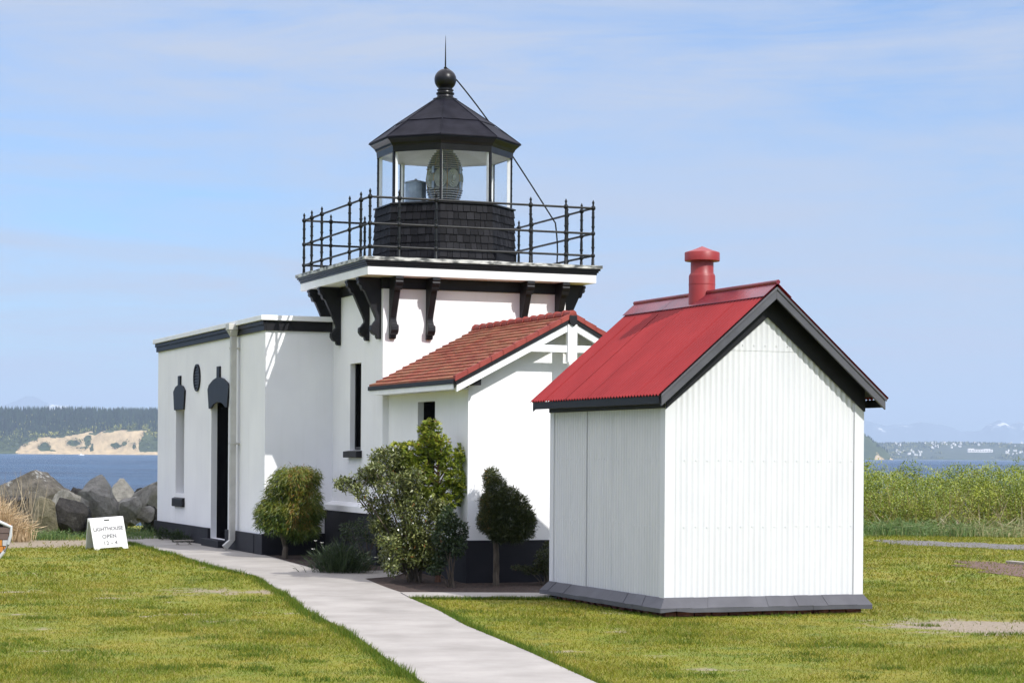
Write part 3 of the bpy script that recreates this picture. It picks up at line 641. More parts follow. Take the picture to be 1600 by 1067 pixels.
# lantern roof
cn = MB(); cn.lathe([(.99, 6.105), (1.02, 6.105), (1.03, 6.19), (1.045, 6.205), (1.06, 6.235), (1.10, 6.27), (1.125, 6.29), (1.125, 6.300), (.99, 6.300)], (LC[0], LC[1], 0), 8, OF, caps=False)
cn.build('cornice', M['black'], LH)
MB().lathe([(1.01, 6.106), (.96, 6.109), (.9, 6.13), (.1, 6.30), (.1, 6.32), (.99, 6.299)], (LC[0], LC[1], 0), 8, OF, caps=False).build('lantern_ceiling', M['ceil'], LH)
rf = MB(); rf.lathe([(1.12, 6.302), (1.15, 6.306), (1.148, 6.322), (.745, 6.595), (.75, 6.606), (.17, 6.985), (.0005, 6.99)], (LC[0], LC[1], 0), 8, OF)
for k in range(8): rf.tube([octp(1.14, k, 6.325), octp(.75, k, 6.606), octp(.17, k, 6.988)], .009, 6)
roof = rf.build('lantern_roof', M['lroof'], LH)
fb = MB(); fb.lathe([(.185, 6.95), (.185, 7.0), (.15, 7.012), (.125, 7.03), (.118, 7.06), (.135, 7.068), (.138, 7.088), (.118, 7.098), (.112, 7.118), (.126, 7.125), (.126, 7.138), (.105, 7.145)] + [(.166 * math.cos(t_), 7.29 + .166 * math.sin(t_)) for t_ in np.linspace(-.88, 1.45, 16)] + [(.022, 7.458), (.026, 7.475), (.016, 7.485)], (LC[0], LC[1], 0), 28)
fb.build('finial_ball', M['black'], roof, smooth=True)
MB().lathe([(.013, 7.48), (.011, 7.6), (.007, 7.8), (.002, 7.955)], (LC[0], LC[1], 0), 8).build('lightning_rod', M['iron'], roof, smooth=True)
top = Vector((1.4, 1.4, 7.47)); 
e1 = Vector((3.06, 1.05, 5.18)); pts = []
for i in range(25):
    f_ = i / 24; q = top.lerp(e1, f_); q.z += .11 * math.sin(math.pi * f_ ** .8); pts.append(q)
pts[0] = top + Vector((.01, 0, .0)); pts[1] = pts[1] + Vector((.02, 0, .02))
for f_ in np.linspace(.1, 1, 10): pts.append(Vector((3.06 + .03 * math.sin(f_ * 3), 1.05 - .03 * f_, 5.18 - .76 * f_)))
MB().tube(pts, .0115, 6).build('conductor_cable', M['iron'], LH, smooth=True)

# wing (fog signal room)
WU0, WU1, WV0, WV1, WZ = -1.061, 3.861, 2.485, 10.25, 3.745
wg = MB(); wall_left(wg, WU0, WV0, WV1, -.1, WZ, [(8.02, 8.70, .95, 2.45, .22), (4.80, 5.98, .26, 2.50, .10)], .1)
wg.quad((WU0, WV0, -.1), (0, WV0, -.1), (0, WV0, WZ), (WU0, WV0, WZ)); wg.quad((TW, WV0, -.1), (WU1, WV0, -.1), (WU1, WV0, WZ), (TW, WV0, WZ))
wg.quad((WU1, WV0, -.1), (WU1, WV1, -.1), (WU1, WV1, WZ), (WU1, WV0, WZ)); wg.quad((WU0, WV1, -.1), (WU0, WV1, WZ), (WU1, WV1, WZ), (WU1, WV1, -.1))
wg.quad((WU0, TW, WZ), (WU1, TW, WZ), (WU1, WV1, WZ), (WU0, WV1, WZ))
wing = wg.build('wing', M['stucco'], LH)
MB().box(WU0 + .222, WU0 + .25, 8.0, 8.72, .93, 2.47).build('window_pane', M['void'], wing)
MB().box(WU0 + .101, WU0 + .15, 4.78, 6.0, .24, 2.52).build('doorway', M['void'], wing)  # black slab standing in for the unlit interior of the opening
MB().box(WU0 + .06, WU0 + .099, 4.802, 4.86, .262, 2.498).build('door_frame', M['black'], wing)
s = MB().hexa([(WU0 - .055, 7.95, .72), (WU0 + .2, 7.95, .72), (WU0 + .2, 8.77, .72), (WU0 - .055, 8.77, .72), (WU0 - .055, 7.95, .86), (WU0 + .2, 7.95, .948), (WU0 + .2, 8.77, .948), (WU0 - .055, 8.77, .86)]); s.build('window_sill', M['dark'], wing, .006)
fl = lambda p_, q_, d: (WU0 + d, p_, q_)
nh = [(8.36 + a_, z) for a_, z in ((-.38, 2.42), (-.46, 2.75), (-.30, 2.83), (-.09, 2.86), (-.09, 3.02), (.09, 3.02), (.09, 2.86), (.30, 2.83), (.46, 2.75), (.38, 2.42))]
MB().prism(nh, fl, -.032, -.002).build('window_hood', M['dark'], wing, .006)
dh = [(5.42 + a_, z) for a_, z in ((-.64, 2.40), (-.74, 2.72), (-.66, 2.79), (-.36, 2.87), (-.1, 2.90), (-.1, 3.08), (.1, 3.08), (.1, 2.90), (.36, 2.87), (.66, 2.79), (.74, 2.72), (.64, 2.40), (.52, 2.40), (.3, 2.47), (0, 2.50), (-.3, 2.47), (-.52, 2.40))]
MB().prism(dh, fl, -.032, -.002).build('door_hood', M['dark'], wing, .006)
ov = MB(); rr = []
for k in range(24):
    a = 2 * math.pi * k / 24; a2 = 2 * math.pi * (k + 1) / 24
    P_ = lambda r, aa, d: (WU0 + d, 7.01 + r * math.cos(aa), 2.945 + r * math.sin(aa))
    ov.hexa([P_(.19, a, -.03), P_(.232, a, -.03), P_(.232, a, -.002), P_(.19, a, -.002), P_(.19, a2, -.03), P_(.232, a2, -.03), P_(.232, a2, -.002), P_(.19, a2, -.002)])
vent = ov.build('round_vent', M['dark'], wing)
lv = MB(); lv.prism([(7.01 + .189 * math.cos(a), 2.945 + .189 * math.sin(a)) for a in np.linspace(0, 2 * math.pi, 24, endpoint=False)], fl, -.006, -.001)
for z in np.arange(-.15, .17, .05):
    w = math.sqrt(.18 ** 2 - z * z); lv.hexa([(WU0 - .026, 7.01 - w, 2.93 + z), (WU0 - .026, 7.01 + w, 2.93 + z), (WU0 - .028, 7.01 + w, 2.93 + z), (WU0 - .028, 7.01 - w, 2.93 + z), (WU0 - .012, 7.01 - w, 2.965 + z), (WU0 - .012, 7.01 + w, 2.965 + z), (WU0 - .006, 7.01 + w, 2.965 + z), (WU0 - .006, 7.01 - w, 2.965 + z)])
lv.build('louvre', M['iron'], wing)
pp = MB().box(WU0 - .05, WU0 - .002, WV0 - .03, 4.79, -.1, .44).box(WU0 - .05, WU0 - .002, 5.99, WV1 + .05, -.1, .42).box(WU0 - .05, -.125, WV0 - .05, WV0 - .002, -.1, .455).box(WU0 - .06, WU0 - .051, 2.9, 2.96, -.1, .43)
pp.build('wing_plinth', M['plinth'], LH, .005)
MB().box(WU0 - .16, WU0 + .098, 4.795, 5.985, -.05, .255).build('door_step', M['plinth'], LH, .006)
bd = MB().box(WU0 - .035, WU0 - .001, WV0 - .035, WV1 + .03, 3.515, 3.665).box(WU0 - .001, -.024, WV0 - .035, WV0 - .001, 3.515, 3.665).box(WU0 - .055, WU0 - .036, WV0 - .055, WV1 + .05, 3.60, 3.664)
bd.build('wing_frieze', M['dark'], LH, .004)
MB().box(WU0 - .09, WU1 + .09, WV0 - .09, WV0 + .2, 3.668, 3.744).box(WU0 - .09, WU0 + .3, WV0 + .2, WV1 + .09, 3.668, 3.744).box(WU0 + .3, WU1 + .09, WV0 + .32, WV1 + .09, 3.66, 3.735).build('roof_coping', M['white'], LH, .005)
ds = MB(); DV = 4.10; DU = WU0 - .10
ds.box(DU - .045, DU + .045, DV - .05, DV + .05, .301, 3.50)
ds.hexa([(DU - .045, DV - .05, 3.50), (DU + .045, DV - .05, 3.50), (DU + .045, DV + .05, 3.50), (DU - .045, DV + .05, 3.50), (DU - .09, DV - .10, 3.60), (DU + .06, DV - .10, 3.60), (DU + .06, DV + .10, 3.60), (DU - .09, DV + .10, 3.60)])
ds.box(DU - .10, DU + .06, DV - .11, DV + .11, 3.601, 3.70)
ds.hexa([(DU - .15, DV - .05, .21), (DU - .09, DV - .05, .14), (DU - .09, DV + .05, .14), (DU - .15, DV + .05, .21), (DU - .045, DV - .05, .30), (DU + .045, DV - .05, .30), (DU + .045, DV + .05, .30), (DU - .045, DV + .05, .30)])
dsp = ds.build('downspout', M['zinc'], LH, .006)
MB().box(DU - .05, WU0 - .001, DV - .056, DV + .056, 1.80, 1.83).box(DU, DU + .03, DV - .13, DV - .0555, 1.805, 1.825).build('pipe_clip', M['zinc'], dsp)
MB().box(DU - .05, WU0 - .001, DV - .056, DV + .056, 3.30, 3.33).build('pipe_clip', M['zinc'], dsp)

# gabled annex
AU0, AU1, AV = .087, 2.713, -3.31; RZ, SL = 3.485, .53
def rz(u): return RZ - SL * abs(u - 1.4)
WT = rz(AU0) - .10
an = MB(); wall_left(an, AU0, AV, -.001, -.1, WT, [(-2.02, -1.305, 1.25, 2.375, .085)], .1)
an.quad((AU0, AV, -.1), (AU1, AV, -.1), (AU1, AV, WT), (1.4, AV, RZ - .10), (AU0, AV, WT)); an.quad((AU1, AV, -.1), (AU1, -.001, -.1), (AU1, -.001, WT), (AU1, AV, WT))
annex = an.build('annex', M['stucco'], LH)
MB().box(AU0 + .086, AU0 + .11, -2.03, -1.295, 1.24, 2.385).build('window_pane', M['void'], annex)
MB().hexa([(AU0 - .07, -2.07, 1.15), (AU0 + .08, -2.07, 1.15), (AU0 + .08, -1.25, 1.15), (AU0 - .07, -1.25, 1.15), (AU0 - .07, -2.07, 1.22), (AU0 + .08, -2.07, 1.248), (AU0 + .08, -1.25, 1.248), (AU0 - .07, -1.25, 1.22)]).build('window_sill', M['dark'], annex, .005)
MB().box(AU0 - .02, AU0 - .001, AV - .02, -.121, -.1, .57).box(AU0 - .001, AU1 + .02, AV - .02, AV - .001, -.1, .57).box(AU1 + .001, AU1 + .02, AV - .001, -.121, -.1, .57).build('annex_plinth', M['plinth'], LH, .004)
# tiled roof
EV0 = -3.62; EU = 1.59
und = MB()
for sgn in (-1, 1):
    f2 = lambda s: (1.4 + sgn * s, RZ - SL * s)
    (u0, z0), (u1, z1) = f2(0.0), f2(EU)
    und.hexa([(u0, EV0 + .03, z0 - .10), (u1, EV0 + .03, z1 - .10), (u1, -.002, z1 - .10), (u0, -.002, z0 - .10), (u0, EV0 + .03, z0 - .04), (u1, EV0 + .03, z1 - .04), (u1, -.002, z1 - .04), (u0, -.002, z0 - .04)])
und.build('roof_deck', M['dark'], annex)
tl = MB(); NC = 16; cw = EU / NC
for sgn in (-1, 1):
    for c in range(NC):
        s0, s1 = c * cw, (c + 1) * cw + .012; v = EV0 + .06 - (.12 if c % 2 else 0)
        while v < -.002:
            va, vb = max(v, EV0 + .06) + .002, min(v + .24, -.003)
            if vb - va > .02:
                dz = random.uniform(-.003, .003); za, zb = RZ - SL * s0, RZ - SL * s1
                ua, ub = 1.4 + sgn * s0, 1.4 + sgn * s1; tw = random.uniform(-.002, .002)
                tl.hexa([(ua, va, za - .038), (ub, va, zb - .028), (ub, vb, zb - .028), (ua, vb, za - .038), (ua, va, za - .02 + dz), (ub, va, zb + .006 + dz + tw), (ub, vb, zb + .006 + dz - tw), (ua, vb, za - .02 + dz)], random.random())
            v += .24
tl.build('roof_tiles', M['tile'], annex)
vg = MB()
for sgn in (-1, 1):
    for c in range(10):
        s0, s1 = c * EU / 10, (c + 1) * EU / 10 + .01; za, zb = RZ - SL * s0, RZ - SL * s1; ua, ub = 1.4 + sgn * s0, 1.4 + sgn * s1
        vg.hexa([(ua, EV0, za - .05), (ub, EV0, zb - .05), (ub, EV0 + .085, zb - .02), (ua, EV0 + .085, za - .02), (ua, EV0, za + .012), (ub, EV0, zb + .024), (ub, EV0 + .085, zb + .024), (ua, EV0 + .085, za + .012)])
for k in range(13):
    v0 = EV0 + .0 + k * .278; 
    for a_, b_, r_ in ((v0, min(v0 + .25, -.003), .052), (v0 + .235, min(v0 + .278, -.003), .066)):
        if b_ > a_: vg.tube([(1.4, a_, RZ - .008), (1.4, b_, RZ - .008)], r_, 10)
vg.build('ridge_tiles', M['tile_red'], annex)
tr = MB()
for sgn in (-1, 1):
    u0, u1 = 1.4 + sgn * .02, 1.4 + sgn * (EU - .02); z0, z1 = rz(u0), rz(u1)
    tr.hexa([(u0, EV0 + .03, z0 - .20), (u1, EV0 + .03, z1 - .20), (u1, EV0 + .075, z1 - .20), (u0, EV0 + .075, z0 - .20), (u0, EV0 + .03, z0 - .105), (u1, EV0 + .03, z1 - .105), (u1, EV0 + .075, z1 - .105), (u0, EV0 + .075, z0 - .105)])
tr.box(.62, 2.18, EV0 + .035, EV0 + .07, 2.985, 3.075)
tr.box(1.335, 1.465, EV0 + .01, EV0 + .09, 2.86, RZ - .14)
tr.hexa([(1.37, EV0 + .02, 2.80), (1.43, EV0 + .02, 2.80), (1.43, EV0 + .08, 2.80), (1.37, EV0 + .08, 2.80), (1.345, EV0 + .012, 2.858), (1.455, EV0 + .012, 2.858), (1.455, EV0 + .088, 2.858), (1.345, EV0 + .088, 2.858)])
tr.build('gable_truss', M['white'], annex, .004)
MB().prism([(-.05, .05), (.05, .05), (.055, -.02), (.04, -.065), (0, -.09), (-.04, -.065), (-.055, -.02)], lambda p_, q_, d: (1.4 + p_, d, RZ - .075 + q_), EV0 - .012, EV0 + .008).build('gable_pendant', M['dark'], annex, .003)
dk = MB()
for sgn in (-1, 1):
    u0, u1 = 1.4, 1.4 + sgn * EU; z0, z1 = rz(u0), rz(u1)
    dk.hexa([(u0, EV0 + .012, z0 - .104), (u1, EV0 + .012, z1 - .104), (u1, EV0 + .028, z1 - .104), (u0, EV0 + .028, z0 - .104), (u0, EV0 + .012, z0 - .052), (u1, EV0 + .012, z1 - .052), (u1, EV0 + .028, z1 - .052), (u0, EV0 + .028, z0 - .052)])
    e_ = 1.4 + sgn * EU; dk.box(min(e_, e_ + sgn * .035), max(e_, e_ + sgn * .035), EV0 + .03, -.01, rz(e_) - .085, rz(e_) - .03)
dk.build('verge_board', M['dark'], annex)
wf = MB()
for sgn in (-1, 1):
    e_ = 1.4 + sgn * EU; a_, b_ = sorted((e_ - sgn * .001, e_ + sgn * .018)); wf.box(a_, b_, EV0 + .08, -.012, rz(e_) - .155, rz(e_) - .088)
    a_, b_ = sorted((e_ - sgn * .002, 1.4 + sgn * 1.314)); wf.box(a_, b_, AV + .0, -.012, rz(e_) - .15, rz(e_) - .125)
wf.build('eave_soffit', M['white'], annex)
for u in (.13, 2.67): MB().box(u - .05, u + .05, EV0 + .09, AV - .002, 2.545, 2.665).build('purlin_end', M['dark'], annex, .003)

# lens and drum stand inside the lantern: things of their own
lc = lw(1.4, 1.4)
ln = empty('fresnel_lens', (lc.x, lc.y, 5.33), YAW, 'beehive shaped ribbed glass lens standing inside the lantern room', 'lens')
def shell(z): return max(.125, .268 * max(0, 1 - abs((z - .45) / .49) ** 2.0) ** .62)
for lo_, hi_, up_ in ((.05, .31, 0), (.59, .86, 1)):
    st = MB(); pr_ = []
    for z in np.arange(lo_, hi_, .034):
        r = shell(z + .015) + .012
        pr_ += [(r - .06, z), (r + .014, z + .002), (r + .010, z + .016), (r - .06, z + .026)] if not up_ else [(r - .06, z), (r + .010, z + .010), (r + .014, z + .024), (r - .06, z + .027)]
    if up_: pr_ += [(.13, .872), (.13, .90), (.05, .90)]
    else: pr_ = [(.06, .02), (.16, .03)] + pr_
    st.lathe(pr_, n=24); st.build('prism_rings', M['lens'], ln)
st = MB(); st.lathe([(.20, .30), (.235, .31), (.24, .44), (.235, .58), (.20, .60)], n=24); st.build('lens_belt', M['lens'], ln)
for k in range(8):
    a = k * math.pi / 4 + .2; d = Vector((math.cos(a), math.sin(a), 0)); sd = Vector((-d.y, d.x, 0)); mb = MB()
    ring = []; m_ = 20
    for r_, dp in ((.0, .045), (.03, .04), (.034, .018), (.055, .03), (.059, .012), (.078, .022), (.082, .006), (.10, .014), (.105, .0)):
        ring.append([d * (.245 + dp) + sd * (min(1, 1.0) * r_ * math.cos(q)) + Vector((0, 0, .46 + 1.38 * r_ * math.sin(q))) for q in np.linspace(0, 2 * math.pi, m_, endpoint=False)])
    vs_ = [q for r in ring for q in r]; mb.add(vs_, [(i * m_ + j, i * m_ + (j + 1) % m_, (i + 1) * m_ + (j + 1) % m_, (i + 1) * m_ + j) for i in range(len(ring) - 1) for j in range(m_)])
    mb.build('bullseye_panel', M['bullseye'], ln)
    a += math.pi / 8; d = Vector((math.cos(a), math.sin(a), 0))
    MB().tube([d * (shell(z) + .004) + Vector((0, 0, z)) for z in np.linspace(.1, .82, 12)], .007, 6).build('brass_rib', M['brass'], ln)
    if k in (0, 4, 2, 6):
        for z in (.36, .58): MB().box(-.012, .012, -.02, .02, -.05, .05).build('clip_plate', M['galv'], ln, loc=(d.x * .285, d.y * .285, z)).rotation_euler = (0, 0, a)
dc = atdepth(649.5, 300, 32.5)
dr = empty('metal_drum', (dc.x, dc.y, 5.33), YAW, 'small grey metal drum beside the lens inside the lantern room', 'drum')
MB().lathe([(.165, 0), (.165, .42)], n=10).build('body', M['galv'], dr)
MB().lathe([(.178, .421), (.178, .436), (.06, .468), (.02, .472), (.02, .49)], n=20).build('lid', M['galv'], dr)

# ------------------------------------------------------------------ OIL HOUSE
SH = empty('oil_house', SO, SYAW, 'small white corrugated iron oil house with red roof and red flue', 'oil house')
SW, SLN = 2.326, 3.06; ZB, ZE = .17, 2.20; SG = .862; RT = 3.463; OV, VF, VB = .185, -.23, 3.284
def rtop(u): return RT - SG * abs(u - SW / 2)
def corr(name, fn, length, pitch, amp, rowsz, mt, per=8):
    n = int(length / pitch * per); V = []; 
    for j in range(len(rowsz)):
        for i in range(n + 1):
            s = length * i / n; V.append(fn(s, rowsz[j], amp * math.cos(2 * math.pi * s / pitch)))
    return V, n
wl = MB()
# left and right walls
for side in (0, 1):
    fn = (lambda s, z, d: (-d, s, z)) if side == 0 else (lambda s, z, d: (SW + d, s, z))
    V, n = corr('', fn, SLN,   .066, .0095, (ZB - .02, ZE + .12), None)
    wl.add(V, [(i, i + 1, n + 2 + i, n + 1 + i) for i in range(n)])
    for s in (1.32, 2.02):
        u = -.011 if side == 0 else SW + .011; wl.box(min(u, u * 1.0) - .0015, u + .0015, s, s + .012, ZB, ZE + .1)
for side in (0, 1):
    V = []; n = int(SW / .066 * 8); zz = []
    for i in range(n + 1):
        s = SW * i / n; d = .0042 * math.cos(2 * math.pi * s / .066); y = -d if side == 0 else SLN + d
        V += [(s, y, ZB - .02), (s, y, 2.782 if 2.782 < rtop(s) - .06 else rtop(s) - .06)]
    wl.add(V, [(2 * i, 2 * i + 2, 2 * i + 3, 2 * i + 1) for i in range(n)])
    V = []
    k0 = 0
    for i in range(n + 1):
        s = SW * i / n; d = .0042 * math.cos(2 * math.pi * s / .066) + .0035; y = -d if side == 0 else SLN + d
        zt = rtop(s) - .06
        if zt > 2.785: V += [(s, y, 2.77), (s, y, zt)]
    m_ = len(V) // 2; wl.add(V, [(2 * i, 2 * i + 2, 2 * i + 3, 2 * i + 1) for i in range(m_ - 1)])
sc = wl
for z in (.93, 1.62):
    for s in np.arange(.08, SW, .132): sc.lathe([(.007, -.004), (.006, .004), (.001, .006)], (s + .001 * random.random(), -.009, z + random.uniform(-.004, .004)), 6)
    for s in np.arange(.08, SLN, .132): sc.lathe([(.007, -.004), (.006, .004), (.001, .006)], (-.012, s, z + random.uniform(-.004, .004)), 6)
for s in np.arange(.75, 1.6, .132): sc.lathe([(.007, -.004), (.006, .004), (.001, .006)], (s, -.012, 2.83), 6)
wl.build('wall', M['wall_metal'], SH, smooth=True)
for (x, y) in ((0, 0), (SW, 0), (SW, SLN), (0, SLN)):
    sx = -1 if x == 0 else 1; sy = -1 if y == 0 else 1
    x0, x1 = sorted((x + sx * .015, x + sx * .0105)); y0, y1 = sorted((y + sy * .0124, y - sy * .10)); ct = MB().box(x0, x1, y0, y1, ZB, ZE + .08)
    x0, x1 = sorted((x + sx * .0149, x - sx * .10)); y0, y1 = sorted((y + sy * .0125, y + sy * .008)); ct.box(x0, x1, y0, y1, ZB, ZE + .03); ct.build('corner_trim', M['metal_white'], SH)
# roof sheets
rs = MB(); pitch = .0755; n = int((VB - VF) / pitch * 8)
for sgn in (-1, 1):
    V = []
    for uo in (0.02, SW / 2 + OV):
        for i in range(n + 1):
            s = VF + (VB - VF) * i / n; V.append((SW / 2 + sgn * uo, s, RT - SG * uo + .010 * math.cos(2 * math.pi * s / pitch) - .012))
    V2 = [(x, y, z - .007) for x, y, z in V]
    m_ = n + 1; a = [(i, i + 1, m_ + i + 1, m_ + i) for i in range(n)]
    rs.add(V + V2, a + [tuple(q + 2 * m_ for q in f[::-1]) for f in a] + [(m_ + i, m_ + i + 1, 3 * m_ + i + 1, 3 * m_ + i) for i in range(n)])
for sgn in (-1,):
    for s in np.arange(VF + .6, VB, .62):
        f2 = lambda uo, ss, dz: (SW / 2 + sgn * uo, ss, RT - SG * uo + dz)
        rs.hexa([f2(.2, s, -.012), f2(SW / 2 + OV, s, -.012), f2(SW / 2 + OV, s + .01, -.012), f2(.2, s + .01, -.012), f2(.2, s, -.0005), f2(SW / 2 + OV, s, -.0005), f2(SW / 2 + OV, s + .01, -.002), f2(.2, s + .01, -.002)])
sroof = rs.build('roof', M['red_metal'], SH, smooth=True)
rc = MB()
for sgn in (-1, 1):
    f2 = lambda uo, ss, dz: (SW / 2 + sgn * uo, ss, RT - SG * uo + dz)
    for v0, v1, e in ((VF - .005, 1.0, 0), (1.0, 2.2, .002), (2.2, VB + .005, .0035)):
        rc.hexa([f2(.0, v0, .004 + e), f2(.165, v0, .004 + e), f2(.165, v1, .004 + e), f2(0, v1, .004 + e), f2(.0, v0, .012 + e), f2(.165, v0, .009 + e), f2(.165, v1, .009 + e), f2(.0, v1, .012 + e)])
rc.tube([(SW / 2, VF - .015, RT + .018), (SW / 2, VB + .015, RT + .018)], .024, 12)
rc.build('ridge_cap', M['ridge_red'], SH)
for vv in (VF + .012, VB - .042):
    for sgn in (-1, 1):
        f2 = lambda uo, ss, dz: (SW / 2 + sgn * uo, ss, RT - SG * uo + dz)
        rb = MB(); rb.hexa([f2(0, vv, -.155), f2(SW / 2 + OV - .03, vv, -.155), f2(SW / 2 + OV - .03, vv + .03, -.155), f2(0, vv + .03, -.155), f2(0, vv, -.032), f2(SW / 2 + OV - .03, vv, -.032), f2(SW / 2 + OV - .03, vv + .03, -.032), f2(0, vv + .03, -.032)])
        rb.hexa([f2(0, vv - .012, -.062), f2(SW / 2 + OV - .02, vv - .012, -.062), f2(SW / 2 + OV - .02, vv - .001, -.062), f2(0, vv - .001, -.062), f2(0, vv - .012, -.031), f2(SW / 2 + OV - .02, vv - .012, -.031), f2(SW / 2 + OV - .02, vv - .001, -.031), f2(0, vv - .001, -.031)])
        rb.build('barge_board', M['flash'], SH, .003)
fz = MB()
for vv, e in ((-.032, 0), (SLN + .012, 0)):
    for sgn in (-1, 1):
        f2 = lambda uo, ss, dz: (SW / 2 + sgn * uo, ss, RT - SG * uo + dz)
        fz.hexa([f2(0, vv, -.335), f2(SW / 2 + .012, vv, -.30), f2(SW / 2 + .012, vv + .02, -.30), f2(0, vv + .02, -.335), f2(0, vv, -.045), f2(SW / 2 + .012, vv, -.045), f2(SW / 2 + .012, vv + .02, -.045), f2(0, vv + .02, -.045)])
for x0, x1 in ((-.032, -.013), (SW + .013, SW + .032)): fz.box(x0, x1, -.011, SLN + .011, 2.155, 2.30)
fz.build('frieze_board', M['dark'], SH, .002)
sf = MB()
for sgn in (-1, 1):
    f2 = lambda uo, ss, dz: (SW / 2 + sgn * uo, ss, RT - SG * uo + dz)
    sf.hexa([f2(0, VF + .044, -.045), f2(SW / 2 + OV - .06, VF + .044, -.045), f2(SW / 2 + OV - .06, VB - .045, -.045), f2(0, VB - .045, -.045), f2(0, VF + .044, -.032), f2(SW / 2 + OV - .06, VF + .044, -.032), f2(SW / 2 + OV - .06, VB - .045, -.032), f2(0, VB - .045, -.032)])
sf.build('soffit', M['dark'], SH)
fa = MB()
for x0, x1 in ((-OV + .015, -OV + .045), (SW + OV - .045, SW + OV - .015)): fa.box(x0, x1, VF + .045, VB - .05, 2.195, 2.278)
fa.build('eave_board', M['dark'], SH, .003)
# skirt flashing with bent lip
sk = MB(); q0 = [(-.012, -.012), (SW + .012, -.012), (SW + .012, SLN + .012), (-.012, SLN + .012)]; q1 = [(-.095, -.105), (SW + .075, -.105), (SW + .075, SLN + .10), (-.095, SLN + .10)]
for i in range(4):
    j = (i + 1) % 4; a, b_, c, d = q0[i], q0[j], q1[j], q1[i]; nn = 14
    for k in range(nn):
        f0, f1 = k / nn, (k + 1) / nn
        L2 = lambda p_, q_, f_: (p_[0] + (q_[0] - p_[0]) * f_, p_[1] + (q_[1] - p_[1]) * f_)
        jg = [.005 * noise.noise(Vector((i * 7.3 + g_ * 9, 2.2, .5))) for g_ in (f0, f1)]
        up = [L2(a, b_, f0), L2(a, b_, f1)]; lo = [L2(d, c, f0), L2(d, c, f1)]
        sk.quad((*up[0], .20), (*up[1], .20), (*lo[1], .095), (*lo[0], .095))
        tear = [.018 if (i == 0 and .0 < g_ < .1) else 0 for g_ in (f0, f1)]
        sk.quad((*lo[0], .095), (*lo[1], .095), (lo[1][0], lo[1][1], .050 + jg[1] + tear[1]), (lo[0][0], lo[0][1], .050 + jg[0] + tear[0]))
skirt = sk.build('skirt_flashing', M['flash'], SH)
so_ = skirt.modifiers.new('thick', 'SOLIDIFY'); so_.thickness = .004
bk = MB()
for row in range(3):
    z0 = -.05 + row * .055
    for (ax, fixed, ln_) in (('x', -.012, SW), ('x', SLN - .03, SW), ('y', 0.0, SLN), ('y', SW - .04, SLN)):
        s = .0 - (.06 if row % 2 else 0)
        while s < ln_:
            a, b_ = max(s, .0), min(s + .19, ln_ - .0)
            if b_ - a > .02:
                j = random.uniform(-.006, .004)
                if ax == 'x': bk.box(a + .004, b_ - .004, fixed + j, fixed + .05, z0, z0 + .045, random.random())
                else: bk.box(fixed + j, fixed + .045, a + .055, b_ - .004, z0, z0 + .045, random.random())
            s += .2
bk.build('brick_footing', M['brick'], SH, .003)
fx = MB(); fx.lathe([(.148, -.3), (.148, .195), (.142, .212), (.128, .232), (.128, .362)], n=28); flue = fx.build('flue', M['chim_red'], SH, smooth=True, loc=(SW / 2, 1.52, 3.475))
fx = MB(); fx.lathe([(.129, .363), (.192, .363), (.196, .368), (.196, .455), (.192, .462), (.105, .49), (.005, .53)], n=28); fx.build('flue_cap', M['chim_red'], flue, smooth=True)
fx = MB(); fx.lathe([(.1505, .10), (.1505, .108)], n=28); fx.build('flue_band', M['chim_red'], flue)

# ------------------------------------------------------------------ PLANTS
def blob_points(blobs, n, inner=.55, flat=None):
    w = np.array([b[3] * b[4] * b[5] for b in blobs]) ** .67; w = w / w.sum()
    idx = rng.choice(len(blobs), n, p=w); B = np.array(blobs, float)[idx]
    d = rng.normal(0, 1, (n, 3)); d /= np.linalg.norm(d, axis=1)[:, None]
    r = rng.uniform(inner, 1, n) ** .6
    return B[:, :3] + d * B[:, 3:6] * r[:, None], d, idx, r
def unit(a): return a / (np.linalg.norm(a, axis=1)[:, None] + 1e-9)
def leaf_quads(P, along, nrm, L, Wd, fold=.0):
    along = unit(along); side = unit(np.cross(along, nrm)); up = np.cross(side, along)
    a = P; b = P + along * (L * .45)[:, None] + side * (Wd / 2)[:, None] + up * (fold * Wd)[:, None]
    c = P + along * L[:, None]; d = P + along * (L * .45)[:, None] - side * (Wd / 2)[:, None] + up * (fold * Wd)[:, None]
    n = len(P); return np.stack([a, b, c, d], 1).reshape(-1, 3), np.arange(4 * n).reshape(n, 4)
def rand_dir(n): return unit(rng.normal(0, 1, (n, 3)))
def plant(name, loc, label, cat, group=None): return empty(name, loc, 0, label, cat, group)
def leaves(root, name, mt, P, along, nrm, L, Wd, rnd, fold=.1):
    V, Fc = leaf_quads(P, along, nrm, L, Wd, fold); return np_mesh(name, V, Fc, mt, root, {'rnd': np.repeat(rnd, 4)})
def limb(pts, r0, r1, mb, n=7):
    pts = [Vector(p) for p in pts]; fine = []
    for i in range(len(pts) - 1):
        for k in range(4):
            f_ = k / 4; q = pts[i].lerp(pts[i + 1], f_); q += Vector((noise.noise(q * 6), noise.noise(q * 6 + Vector((5, 5, 5))), 0)) * r0 * .7; fine.append(q)
    fine.append(pts[-1]); mb.tube(fine, r0, n, r2=r1)
PX = lambda d: d / F
